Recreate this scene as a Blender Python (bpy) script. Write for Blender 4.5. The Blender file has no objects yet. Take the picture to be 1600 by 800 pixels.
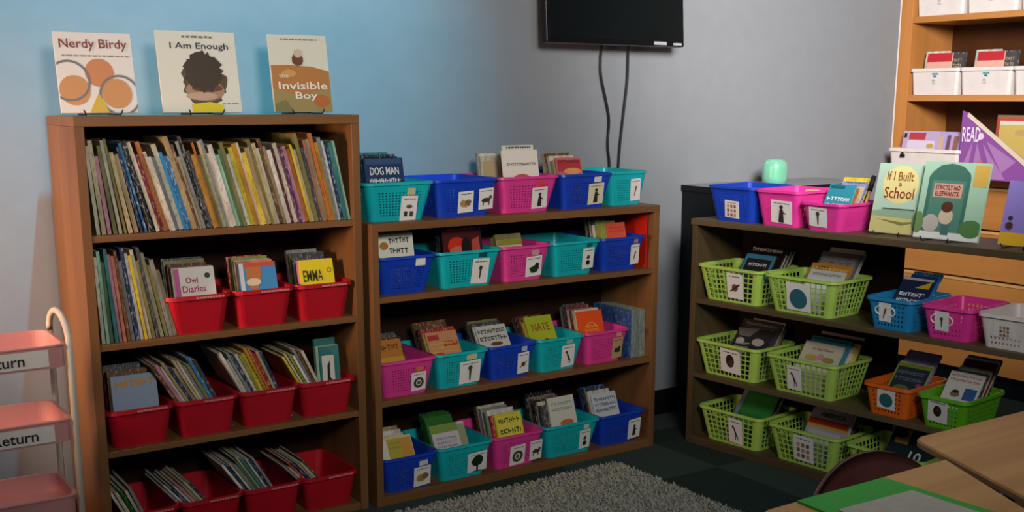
import bpy, bmesh, math, random
from mathutils import Matrix, Vector
C = bpy.context.scene.collection
R = math.radians
PI = math.pi
rng = random.Random(11)

# ------------------------------------------------------------------ materials
def lin(c):
    return tuple((x / 12.92 if x <= .04045 else ((x + .055) / 1.055) ** 2.4) for x in c)

def hexc(h):
    if isinstance(h, tuple):
        return h
    return tuple(int(h[i:i + 2], 16) / 255 for i in (0, 2, 4))

_mats = {}
def mat(name, col, rough=.55, spec=.3, noise=0., scale=30., col2=None, bump=0., stretch=(1, 1, 1), thr=None, trans=0., rand=0., metal=0.):
    if name in _mats:
        return _mats[name]
    m = bpy.data.materials.new(name); m.use_nodes = True
    nt = m.node_tree; b = nt.nodes['Principled BSDF']
    c = lin(hexc(col))
    b.inputs['Roughness'].default_value = rough
    b.inputs['Specular IOR Level'].default_value = spec
    b.inputs['Metallic'].default_value = metal
    b.inputs['Base Color'].default_value = (*c, 1)
    if trans:
        b.inputs['Transmission Weight'].default_value = trans
    if noise or col2 or bump or rand:
        tc = nt.nodes.new('ShaderNodeTexCoord'); mp = nt.nodes.new('ShaderNodeMapping')
        mp.inputs['Scale'].default_value = stretch
        nz = nt.nodes.new('ShaderNodeTexNoise'); nz.inputs['Scale'].default_value = scale; nz.inputs['Detail'].default_value = 4
        nt.links.new(tc.outputs['Object'], mp.inputs['Vector'])
        if rand:
            oi = nt.nodes.new('ShaderNodeObjectInfo'); ml = nt.nodes.new('ShaderNodeMath'); ml.operation = 'MULTIPLY'; ml.inputs[1].default_value = 57.
            nt.links.new(oi.outputs['Random'], ml.inputs[0]); nt.links.new(ml.outputs[0], mp.inputs['Location'])
        nt.links.new(mp.outputs['Vector'], nz.inputs['Vector'])
        rp = nt.nodes.new('ShaderNodeValToRGB')
        lo, hi = thr if thr else (.3, .7)
        rp.color_ramp.elements[0].position = lo; rp.color_ramp.elements[1].position = hi
        if col2 is not None:
            c2 = lin(hexc(col2))
        else:
            c2 = tuple(min(1, x * (1 + noise)) for x in c)
        c1 = tuple(x * (1 - noise) for x in c) if noise else c
        rp.color_ramp.elements[0].color = (*c1, 1); rp.color_ramp.elements[1].color = (*c2, 1)
        nt.links.new(nz.outputs['Fac'], rp.inputs['Fac'])
        nt.links.new(rp.outputs['Color'], b.inputs['Base Color'])
        if bump:
            bp = nt.nodes.new('ShaderNodeBump'); bp.inputs['Strength'].default_value = bump; bp.inputs['Distance'].default_value = .004
            nt.links.new(nz.outputs['Fac'], bp.inputs['Height']); nt.links.new(bp.outputs['Normal'], b.inputs['Normal'])
    _mats[name] = m
    return m

def paint(col):
    h = col if isinstance(col, str) else '%02x%02x%02x' % tuple(int(x * 255) for x in col)
    return mat('print_' + h, col, .5, .3)

WOODT = mat('brown_wood_veneer', '76502e', .45, .35, .22, 9, stretch=(1, 1, .12), col2='865d36')
WOODS = mat('brown_wood_shelf', '76502e', .45, .35, .22, 9, stretch=(.12, 1, 1), col2='865d36')
WOODI = mat('brown_wood_shaded_back', '2c180d', .65, .15, .2, 9, stretch=(1, 1, .12), col2='351f12')  # shelf backs: shade of the interior put into a darker wood colour
OLIVE = mat('dark_olive_wood', '4d4029', .5, .3, .22, 10, stretch=(1, 1, .12), col2='5a4a30')
OLIVES = mat('dark_olive_wood_shelf', '4d4029', .45, .35, .22, 10, stretch=(.12, 1, 1), col2='64543c')
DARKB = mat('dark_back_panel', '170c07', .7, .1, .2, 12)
ORANGE = mat('orange_oak', 'b9793c', .4, .4, .14, 7, stretch=(1, 1, .1), col2='c98a4a')
ORANGES = mat('orange_oak_shelf', 'b9793c', .4, .4, .14, 7, stretch=(.1, 1, 1), col2='c98a4a')
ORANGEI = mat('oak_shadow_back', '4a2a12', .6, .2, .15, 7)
BLACK = mat('black_laminate', '0b0e14', .45, .35, .2, 20)
SHEENTOP = mat('black_top_grey_sheen', '8b8a8c', .35, .5, .05, 20)  # sheen on the black top, painted in as a grey colour
TVB = mat('black_television_plastic', '0a0c0e', .35, .4, .1, 20)
SCREEN = mat('dark_screen', '0d1213', .28, .5, .1, 5)
STICK = mat('silver_sticker', 'a9acb0', .4, .4, .05, 30)
CABLE = mat('black_cable', '1c1d22', .5, .3, .1, 30)
WALL = mat('blue_grey_wall_paint', '888c91', .75, .15, .025, 14, bump=.06)
WALLR = mat('right_wall_paint', '9aa2ac', .75, .15, .025, 14, bump=.06)
RUBBER = mat('black_rubber_baseboard', '0c0d0f', .5, .3, .15, 20)
RUGB = mat('cream_rug_pile', 'a8a79a', .95, .05, .1, 45)
CARTP = mat('pink_cart_enamel', 'd99c98', .35, .5, .03, 20)
CARTW = mat('cream_cart_tube', 'e2d8c6', .35, .5, .03, 20)
PAPER = mat('white_paper', 'e4e2dc', .7, .2, .03, 40)
PAGES = mat('book_pages', 'cfc6b0', .8, .1, .12, 60, stretch=(1, 12, 1))
INK = mat('dark_ink', '2a2724', .6, .2, .1, 40)
WIRE = mat('black_wire', '141414', .4, .4, .1, 40)
CHAIRM = mat('maroon_plastic', '5a3430', .4, .4, .08, 15)
STEEL = mat('grey_steel', '8d8f92', .3, .5, .05, 30, metal=.9)
TABLEM = mat('oak_table_laminate', 'b9864c', .42, .4, .2, 9, stretch=(.07, 1.8, 1), col2='cc9a5e', rand=.0)
TABLEE = mat('table_edge_band', 'b08a60', .45, .3, .08, 20)
GREENF = mat('green_folder_card', '2fa63c', .5, .3, .05, 20)
MINT = mat('mint_translucent_plastic', '7fd6b4', .3, .5, .05, 20, trans=.25)

PL = {}
for n, h in dict(red='b01224', teal='10b0b6', pink='dc3f92', blue='1440b8', lime='aad05c', orange='e56a1e', green='63b81e',
                 white='ded6d2', sky='1f86be', hotpink='e83a9c', cream='e6dcd6').items():
    PL[n] = mat(n + '_plastic', h, .38, .45, .05, 25)

COL = dict(cream='d3caae', tan='b09a70', beige='bfb088', white='dedace', grey='8d8f8c', darkgrey='45464a', black='1b1b1e', navy='233a5e', blue='2f76a8',
           brightblue='2c8fd0', teal='3f8480', mint='9cc4a8', green='587a54', darkgreen='1f5a2a', lime='97a048', olive='84804a', yellow='dcc23a',
           mustard='b8892c', orange='c07038', red='b03030', maroon='6a2430', purple='5c3858', lavender='9c8cba', pink='cf8fa0', brown='6a4a30',
           salmon='d08068', peach='d8a888')
SPOT = dict(black='d8d4c8', navy='c8d0d8', darkgrey='b0b0b0', maroon='d0b0a0', purple='c8b0d0', darkgreen='8ac07a', blue='d8e0e8', red='e8d0b0', brown='c8b090')
def cover(cn):
    """printed cover: base colour, broad second tone and fine lettering-like speckle, different on every book"""
    nm = 'cover_' + cn
    if nm in _mats: return _mats[nm]
    m = bpy.data.materials.new(nm); m.use_nodes = True; nt = m.node_tree; b = nt.nodes['Principled BSDF']
    b.inputs['Roughness'].default_value = .42; b.inputs['Specular IOR Level'].default_value = .35
    N = nt.nodes.new; L = nt.links.new
    tc = N('ShaderNodeTexCoord'); oi = N('ShaderNodeObjectInfo')
    ml = N('ShaderNodeMath'); ml.operation = 'MULTIPLY'; ml.inputs[1].default_value = 57.; L(oi.outputs['Random'], ml.inputs[0])
    col = lin(hexc(COL[cn])); dark = tuple(c * .62 for c in col); c2 = lin(hexc(SPOT.get(cn, '4a443c')))
    prev = None
    for sc_, st, lo, hi, ca, cb_ in ((30, (1, 1, .35), .38, .66, col, dark), (230, (1, 1, .3), .54, .68, None, tuple(.55 * a + .45 * e for a, e in zip(c2, col)))):
        mp = N('ShaderNodeMapping'); mp.inputs['Scale'].default_value = st; L(tc.outputs['Object'], mp.inputs['Vector']); L(ml.outputs[0], mp.inputs['Location'])
        nz = N('ShaderNodeTexNoise'); nz.inputs['Scale'].default_value = sc_; nz.inputs['Detail'].default_value = 2; L(mp.outputs['Vector'], nz.inputs['Vector'])
        rp = N('ShaderNodeValToRGB'); rp.color_ramp.elements[0].position = lo; rp.color_ramp.elements[1].position = hi; L(nz.outputs['Fac'], rp.inputs['Fac'])
        mx = N('ShaderNodeMix'); mx.data_type = 'RGBA'; L(rp.outputs['Color'], mx.inputs[0])
        if prev is None: mx.inputs[6].default_value = (*ca, 1)
        else: L(prev, mx.inputs[6])
        mx.inputs[7].default_value = (*cb_, 1); prev = mx.outputs[2]
    L(prev, b.inputs['Base Color']); _mats[nm] = m
    return m

# ------------------------------------------------------------------ mesh helpers
class MB:
    def __init__(s):
        s.v = []; s.f = []; s.mi = []; s.mats = []
    def m(s, mt):
        if mt not in s.mats: s.mats.append(mt)
        return s.mats.index(mt)
    def face(s, pts, mt, M=None):
        i = len(s.v); s.v += [tuple(M @ Vector(p)) if M else tuple(p) for p in pts]
        s.f.append(tuple(range(i, i + len(pts)))); s.mi.append(s.m(mt))
    def box(s, a, b, mt, M=None):
        x0, y0, z0 = a; x1, y1, z1 = b
        P = [(x0, y0, z0), (x1, y0, z0), (x1, y1, z0), (x0, y1, z0), (x0, y0, z1), (x1, y0, z1), (x1, y1, z1), (x0, y1, z1)]
        s.poly(P, [(0, 3, 2, 1), (4, 5, 6, 7), (0, 1, 5, 4), (1, 2, 6, 5), (2, 3, 7, 6), (3, 0, 4, 7)], mt, M)
    def poly(s, P, F, mt, M=None):
        i = len(s.v); s.v += [tuple(M @ Vector(p)) if M else tuple(p) for p in P]
        k = s.m(mt)
        for f in F: s.f.append(tuple(i + q for q in f)); s.mi.append(k)
    def prism(s, pts, z0, z1, mt, M=None):
        n = len(pts)
        s.poly([(x, y, z0) for x, y in pts] + [(x, y, z1) for x, y in pts],
               [tuple(reversed(range(n))), tuple(range(n, 2 * n))] + [(i, (i + 1) % n, n + (i + 1) % n, n + i) for i in range(n)], mt, M)
    def tube(s, pts, r, mt, n=8, closed=False, M=None):
        pts = [Vector(p) for p in pts]; L = len(pts); rings = []
        up = Vector((0, 0, 1)); prev = None
        for i, p in enumerate(pts):
            if closed: t = pts[(i + 1) % L] - pts[i - 1]
            else: t = pts[min(i + 1, L - 1)] - pts[max(i - 1, 0)]
            t.normalize()
            if prev is None:
                a = t.cross(up)
                if a.length < .1: a = t.cross(Vector((1, 0, 0)))
            else:
                a = prev - t * prev.dot(t)
            a.normalize(); prev = a; b = t.cross(a)
            rings.append([p + (a * math.cos(2 * PI * k / n) + b * math.sin(2 * PI * k / n)) * r for k in range(n)])
        P = [q for rr in rings for q in rr]; F = []
        for i in range(L if closed else L - 1):
            j = (i + 1) % L
            for k in range(n):
                F.append((i * n + k, i * n + (k + 1) % n, j * n + (k + 1) % n, j * n + k))
        if not closed:
            F.append(tuple(reversed(range(n)))); F.append(tuple((L - 1) * n + k for k in range(n)))
        s.poly(P, F, mt, M)
    def disc(s, c, r, mt, ax='y', n=18, M=None, ry=None):
        ry = ry or r
        s.face([(c[0] + r * math.cos(2 * PI * k / n), c[1], c[2] + ry * math.sin(2 * PI * k / n)) for k in range(n)], mt, M)
    def mesh(s, name, smooth=False):
        me = bpy.data.meshes.new(name); me.from_pydata(s.v, [], s.f)
        for m_ in s.mats: me.materials.append(m_)
        me.polygons.foreach_set('material_index', s.mi)
        if smooth: me.polygons.foreach_set('use_smooth', [True] * len(me.polygons))
        me.update(); return me
    def build(s, name, parent=None, M=None, smooth=False, bevel=0., angle=None):
        o = bpy.data.objects.new(name, s.mesh(name, smooth)); C.objects.link(o)
        if parent: o.parent = parent
        if M is not None: o.matrix_local = M
        if bevel:
            md = o.modifiers.new('bevel', 'BEVEL'); md.width = bevel; md.segments = 2; md.limit_method = 'ANGLE'
        return o

def empty(name, M=None):
    o = bpy.data.objects.new(name, None); C.objects.link(o); o.empty_display_size = .05
    if M is not None: o.matrix_world = M
    return o

def tag(o, label, cat, group=None):
    o['label'] = label; o['category'] = cat
    if group: o['group'] = group
    return o

def struct(o):
    o['kind'] = 'structure'; return o

def copy_tree(o, parent=None):
    c = o.copy(); C.objects.link(c); c.parent = parent
    for ch in o.children: copy_tree(ch, c)
    return c

def text_mesh(s, w, h, mt, space=1., shear=0.):
    """lettering fitted to w x h, centred, facing -Y, in the XZ plane"""
    cu = bpy.data.curves.new('lettering', 'FONT'); cu.body = s; cu.align_x = 'CENTER'; cu.align_y = 'CENTER'; cu.resolution_u = 2
    cu.space_line = .85; cu.offset = .012; cu.shear = shear
    ob = bpy.data.objects.new('lettering', cu); C.objects.link(ob)
    dg = bpy.context.evaluated_depsgraph_get(); dg.update()
    me = bpy.data.meshes.new_from_object(ob.evaluated_get(dg)); bpy.data.objects.remove(ob)
    xs = [v.co.x for v in me.vertices]; ys = [v.co.y for v in me.vertices]
    cx, cy = (min(xs) + max(xs)) / 2, (min(ys) + max(ys)) / 2
    sx, sy = w / (max(xs) - min(xs)), h / (max(ys) - min(ys))
    for v in me.vertices: v.co = Vector(((v.co.x - cx) * sx, 0, (v.co.y - cy) * sy))
    me.materials.clear(); me.materials.append(mt)
    return me

def text_part(s, w, h, mt, parent, M, name='title'):
    o = bpy.data.objects.new(name, text_mesh(s, w, h, mt)); C.objects.link(o); o.parent = parent; o.matrix_local = M
    return o

T = Matrix.Translation
def Rz(a): return Matrix.Rotation(a, 4, 'Z')
def Rx(a): return Matrix.Rotation(a, 4, 'X')
def Ry(a): return Matrix.Rotation(a, 4, 'Y')

# ------------------------------------------------------------------ frames of the furniture (x along the front, y into the depth)
FA = T((.714, 3.042, 0))
FB = T((1.5436, 3.0243, 0)) @ Rz(.0116)
FC = T((2.8381, 3.0167, 0)) @ Rz(-1.4656)
FT = T((4.387, 3.365, 0)) @ Rz(-PI / 2)
YW = 3.3652
ZA = (.9115, .6194, .3218, .0235)
ZB = (.6711, .3426, .03)
ZC = (.5524, .2743, .03)
HA, HB, HC = 1.22, .8968, .8426

# ------------------------------------------------------------------ room
b = MB(); b.box((-2.2, YW, 0), (4.8, YW + .1, 2.6), WALL); struct(b.build('wall_back'))
b = MB(); b.box((4.7, -1.5, 0), (4.8, YW, 2.6), WALLR); struct(b.build('wall_right'))
fm = mat('dark_green_carpet', '2a3530', .95, .05)
nt = fm.node_tree; bs = nt.nodes['Principled BSDF']
tc = nt.nodes.new('ShaderNodeTexCoord'); ck = nt.nodes.new('ShaderNodeTexChecker'); ck.inputs['Scale'].default_value = 2.2
ck.inputs['Color1'].default_value = (*lin(hexc('4c5e57')), 1); ck.inputs['Color2'].default_value = (*lin(hexc('3a4a44')), 1)
nz = nt.nodes.new('ShaderNodeTexNoise'); nz.inputs['Scale'].default_value = 160; nz.inputs['Detail'].default_value = 5
mx = nt.nodes.new('ShaderNodeMix'); mx.data_type = 'RGBA'; mx.blend_type = 'MULTIPLY'; mx.inputs[0].default_value = .7
nt.links.new(tc.outputs['Object'], ck.inputs['Vector']); nt.links.new(tc.outputs['Object'], nz.inputs['Vector'])
nt.links.new(ck.outputs['Color'], mx.inputs[6]); nt.links.new(nz.outputs['Color'], mx.inputs[7]); nt.links.new(mx.outputs[2], bs.inputs['Base Color'])
bm_ = nt.nodes.new('ShaderNodeBump'); bm_.inputs['Strength'].default_value = .4; bm_.inputs['Distance'].default_value = .004
nt.links.new(nz.outputs['Fac'], bm_.inputs['Height']); nt.links.new(bm_.outputs['Normal'], bs.inputs['Normal'])
b = MB(); b.box((-2.2, -1.5, -.05), (4.8, YW, 0), fm); struct(b.build('floor'))
b = MB(); b.box((-2.2, YW - .008, 0), (4.7, YW, .1), RUBBER); b.box((-2.2, YW - .014, 0), (4.7, YW - .008, .012), RUBBER); struct(b.build('baseboard_back'))

# ------------------------------------------------------------------ bookcases
def panel(name, a, c, mt, parent, bevel=.0015):
    q = MB(); q.box(a, c, mt); return q.build(name, parent, bevel=bevel)

def bookcase(M, name, label, W, D, H, shelves, t, st, mv, mh, mback, mtop=None, topt=None):
    r = empty(name, M); tag(r, label, 'bookcase')
    topt = topt or t
    panel('side_panel', (0, 0, 0), (t, D, H - topt), mv, r)
    panel('side_panel', (W - t, 0, 0), (W, D, H - topt), mv, r)
    panel('top_panel', (0, -.001, H - topt), (W, D, H), mtop or mh, r)
    for z in shelves[:-1]:
        panel('shelf', (t, .002, z - st), (W - t, D - .008, z), mh, r)
    panel('bottom_panel', (t, .003, 0), (W - t, D - .008, shelves[-1]), mh, r)
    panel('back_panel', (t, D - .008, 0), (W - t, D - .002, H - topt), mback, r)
    return r
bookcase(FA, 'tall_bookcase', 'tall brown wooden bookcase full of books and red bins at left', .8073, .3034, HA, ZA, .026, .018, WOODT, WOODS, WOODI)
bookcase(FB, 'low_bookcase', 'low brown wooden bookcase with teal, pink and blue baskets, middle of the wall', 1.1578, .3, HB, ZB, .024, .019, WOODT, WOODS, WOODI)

# dark shelf unit at right; its back panel covers only the far half
r = empty('shelf_unit', FC); tag(r, 'low dark olive shelf unit holding lime green baskets, at right', 'shelf unit')
WC, DC, tC = 1.42, .27, .024
panel('side_panel', (0, .004, 0), (tC, DC, HC - .022), OLIVE, r)
panel('side_panel', (WC - tC, .004, 0), (WC, DC, HC - .022), OLIVE, r)
panel('top_panel', (-.004, 0, HC - .022), (WC, DC, HC), OLIVES, r)
for z in ZC[:2]: panel('shelf', (tC, .004, z - .018), (WC - tC, DC - .008, z), OLIVES, r)
panel('bottom_panel', (tC, .004, 0), (WC - tC, DC - .008, ZC[2]), OLIVES, r)
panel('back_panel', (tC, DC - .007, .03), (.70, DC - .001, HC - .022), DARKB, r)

# black bookcase against the wall behind it
r = empty('black_bookcase', T((3.105, 3.075, 0))); tag(r, 'black low bookcase against the wall behind the dark shelf unit', 'bookcase')
panel('side_panel', (0, 0, 0), (.022, .285, .91), BLACK, r); panel('side_panel', (.77, 0, 0), (.792, .285, .91), BLACK, r)
q = MB(); q.box((-.006, -.006, .91), (.798, .287, .932), BLACK); q.box((-.005, -.005, .932), (.797, .286, .9335), SHEENTOP); q.build('top_panel', r)
panel('shelf', (.022, .004, .6), (.77, .27, .618), BLACK, r); panel('shelf', (.022, .004, .32), (.77, .27, .338), BLACK, r); panel('shelf', (.022, .004, .03), (.77, .27, .048), BLACK, r)
panel('back_panel', (.022, .272, .0), (.77, .283, .91), BLACK, r)

# built-in oak wall unit
WT = 1.5
r = empty('oak_wall_unit', FT); tag(r, 'tall built-in orange oak wall unit with shelves and wide drawers', 'wall unit')
panel('side_panel', (.012, 0, 0), (.072, .31, 2.3), ORANGE, r)
panel('side_panel', (WT - .05, 0, 0), (WT, .31, 2.3), ORANGE, r)
q = MB(); q.box((.001, .004, 0), (.012, .31, 2.3), PL['cream']); q.build('edge_trim', r)
for z, t_ in ((1.95, .028), (1.627, .027), (1.288, .028)):
    panel('shelf', (.072, .002, z - t_), (WT - .05, .3, z), ORANGES, r)
panel('counter', (.072, -.012, .905), (WT - .05, .3, .93), ORANGES, r)
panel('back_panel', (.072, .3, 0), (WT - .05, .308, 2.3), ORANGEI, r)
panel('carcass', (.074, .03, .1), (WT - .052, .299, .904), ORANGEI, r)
panel('kick_board', (.074, .04, 0), (WT - .052, .06, .099), BLACK, r)
for z0, z1 in ((.722, .9), (.508, .714), (.1, .5)):
    q = MB(); q.box((.076, 0, z0), (WT - .054, .028, z1 - .012), ORANGES); q.box((.076, -.004, z1 - .012), (WT - .054, .028, z1), mat('light_oak_edge', 'd6a468', .4, .4, .1, 9)); q.build('drawer', r, bevel=.002)

# ------------------------------------------------------------------ television and cables
r = empty('television', T((2.358, YW - .085, 1.458)) @ Rx(R(-4))); tag(r, 'black flat television mounted high on the wall', 'television')
q = MB(); q.box((0, -.02, 0), (.64, .012, .40), TVB); q.build('casing', r, bevel=.004)
q = MB(); q.box((.012, -.0215, .018), (.628, -.0195, .388), SCREEN); q.build('screen', r)
q = MB(); q.box((.10, .012, .05), (.56, .04, .35), TVB); q.build('rear_housing', r, bevel=.006)
q = MB(); q.box((.25, .04, .12), (.41, .085, .30), TVB); q.build('wall_mount', r)
q = MB(); q.box((.49, -.0222, .004), (.55, -.0198, .016), STICK); q.build('sticker', r)['label'] = 'silver sticker on lower bezel'
q = MB(); q.box((.585, -.0222, .005), (.625, -.0198, .013), STICK); q.build('badge', r)
def smooth_path(P, n=6):
    P = [Vector(p) for p in P]; out = []
    for i in range(len(P) - 1):
        p0, p1, p2, p3 = P[max(i - 1, 0)], P[i], P[i + 1], P[min(i + 2, len(P) - 1)]
        for k in range(n):
            t = k / n
            out.append(.5 * ((2 * p1) + (-p0 + p2) * t + (2 * p0 - 5 * p1 + 4 * p2 - p3) * t * t + (-p0 + 3 * p1 - 3 * p2 + p3) * t ** 3))
    return out + [P[-1]]
for xs, lab in ((((2.676, 1.475), (2.671, 1.41), (2.674, 1.35), (2.70, 1.26), (2.716, 1.19), (2.712, 1.1), (2.722, 1.02), (2.72, .9), (2.725, .7), (2.72, .2), (2.72, .003)), 'left black cable hanging from the television to behind the baskets'),
                (((2.802, 1.475), (2.802, 1.40), (2.80, 1.33), (2.784, 1.2), (2.772, 1.1), (2.766, 1.02), (2.755, .9), (2.75, .7), (2.745, .2), (2.745, .003)), 'right black cable hanging from the television to behind the baskets')):
    q = MB(); q.tube(smooth_path([(x, YW - (.012 if z > .15 else .02), z) for x, z in xs]), .0045, CABLE); tag(q.build('television_cable', smooth=True), lab, 'cable', 'television cables')

# ------------------------------------------------------------------ rug
r = MB()
X0, X1, Y0, Y1 = 1.15, 2.44, 1.5, 2.925
r.box((X0, Y0, .001), (X1, Y1, .012), RUGB)
ro = tag(r.build('rug'), 'shaggy cream rug on the dark carpet before the bookcases', 'rug')
q = MB(); P = []; F = []
pr = random.Random(3)
step = .0055
ny, nx = int((Y1 - Y0) / step), int((X1 - X0) / step)
for i in range(nx + 1):
    for j in range(ny + 1):
        x = X0 + i * step + pr.uniform(-.005, .005); y = Y0 + j * step + pr.uniform(-.005, .005)
        if y < 2.0 and x > 1.9 and pr.random() < .3: continue
        a = pr.uniform(0, 2 * PI); l = pr.uniform(.008, .016); w = pr.uniform(.0028, .0045); h = pr.uniform(.006, .011)
        dx, dy = math.cos(a), math.sin(a); k = len(P)
        P += [(x - dy * w, y + dx * w, .010), (x + dy * w, y - dx * w, .010), (x + dx * l * .6 + dy * w * .6, y + dy * l * .6 - dx * w * .6, .012 + h * .8), (x + dx * l, y + dy * l, .012 + h)]
        F += [(k, k + 1, k + 2, k + 3)]
q.poly(P, F, RUGB)
o = q.build('pile', ro); o['kind'] = 'stuff'

# ------------------------------------------------------------------ baskets
def rrect(w, d, c, nc, fx, fy):
    """rounded rectangle perimeter from the front left going right; fractions along the straight parts"""
    out = []
    hw, hd = w / 2, d / 2
    def seg(p, q, fr):
        for f in fr: out.append((p[0] + (q[0] - p[0]) * f, p[1] + (q[1] - p[1]) * f))
    def arc(cx, cy, a0):
        for k in range(1, nc):
            a = a0 + (PI / 2) * k / nc; out.append((cx + c * math.cos(a), cy + c * math.sin(a)))
    seg((-hw + c, -hd), (hw - c, -hd), fx); arc(hw - c, -hd + c, -PI / 2)
    seg((hw, -hd + c), (hw, hd - c), fy); arc(hw - c, hd - c, 0)
    seg((hw - c, hd), (-hw + c, hd), fx); arc(-hw + c, hd - c, PI / 2)
    seg((-hw, hd - c), (-hw, -hd + c), fy); arc(-hw + c, -hd + c, PI)
    return out

_bm = {}
def basket_meshes(key, wt, dt, wb, db, h, corner, ncx, ncy, nrow, bar, mt, margin=(0, 0), rows=None, rim=.006, solid=False, corner_solid=.0, drop=.006, skip_corner=0):
    """a tapered basket with real openings; bar = share of a cell that is plastic"""
    if key in _bm: return _bm[key]
    def fr(n):
        if solid: return [0, 1], []
        o = [0.]; holes = []
        lo, hi = corner_solid, 1 - corner_solid
        c = (hi - lo) / n
        if lo > 0: o.append(lo)
        for i in range(n):
            a = lo + c * (i + bar / 2); e = lo + c * (i + 1 - bar / 2)
            holes.append(len(o)); o += [a, e]
        o.append(1.)
        return o, holes
    fx, hx = fr(ncx); fy, hy = fr(ncy); nc = 4
    # station kinds
    kinds = []
    for fs, hs in ((fx, hx), (fy, hy), (fx, hx), (fy, hy)):
        for i in range(len(fs)): kinds.append(i in hs and i < len(fs) - 1)
        kinds += [False] * (nc - 1)
    zs = [0.]; hr = []
    if not solid:
        z0, z1 = margin[0], h - margin[1]; c = (z1 - z0) / nrow
        if z0 > 0: zs.append(z0)
        for j in range(nrow):
            if rows is None or j in rows:
                hr.append(len(zs)); 
            zs += [z0 + c * (j + bar / 2), z0 + c * (j + 1 - bar / 2)]
        # zs entries: openings start at the first of each pair
        hr = []
        base = 1 + (1 if z0 > 0 else 0)
        for j in range(nrow):
            if rows is None or j in rows: hr.append(base + 2 * j)
        zs.append(h)
    else: zs = [0, h * .5, h]
    bmh = bmesh.new(); rings = []
    for z in zs:
        t = z / h
        pts = rrect(wb + (wt - wb) * t, db + (dt - db) * t, corner, nc, fx, fy)
        rings.append([bmh.verts.new((x, y, z)) for x, y in pts])
    n = len(rings[0])
    for j in range(len(zs) - 1):
        for i in range(n):
            if kinds[i] and j in hr: continue
            bmh.faces.new((rings[j][i], rings[j][(i + 1) % n], rings[j + 1][(i + 1) % n], rings[j + 1][i]))
    bmh.faces.new(list(reversed(rings[0])))
    me = bpy.data.meshes.new('basket'); bmh.to_mesh(me); bmh.free(); me.materials.append(mt)
    ob = bpy.data.objects.new('tmp', me); C.objects.link(ob)
    md = ob.modifiers.new('s', 'SOLIDIFY'); md.thickness = .0025; md.offset = -1
    dg = bpy.context.evaluated_depsgraph_get(); dg.update()
    me2 = bpy.data.meshes.new_from_object(ob.evaluated_get(dg)); bpy.data.objects.remove(ob); me2.name = 'basket_body'
    # rim: outward flange with a short downturned lip
    q = MB(); F01 = [0, .25, .5, .75, 1]
    prof = [(-.0025, h - .002), (-.0025, h + .0025), (rim, h + .0025), (rim + .001, h - drop), (rim - .002, h - drop), (rim - .002, h - .001)]
    rg = []
    for off, z in prof:
        rg.append([(x, y, z) for x, y in rrect(wt + 2 * off, dt + 2 * off, corner + off, 4, F01, F01)])
    n = len(rg[0]); P = [p for x in rg for p in x]; F = []
    for a in range(len(prof)):
        c_ = (a + 1) % len(prof)
        for i in range(n): F.append((a * n + i, a * n + (i + 1) % n, c_ * n + (i + 1) % n, c_ * n + i))
    q.poly(P, F, mt)
    _bm[key] = (me2, q.mesh('rim'))
    return _bm[key]

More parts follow.
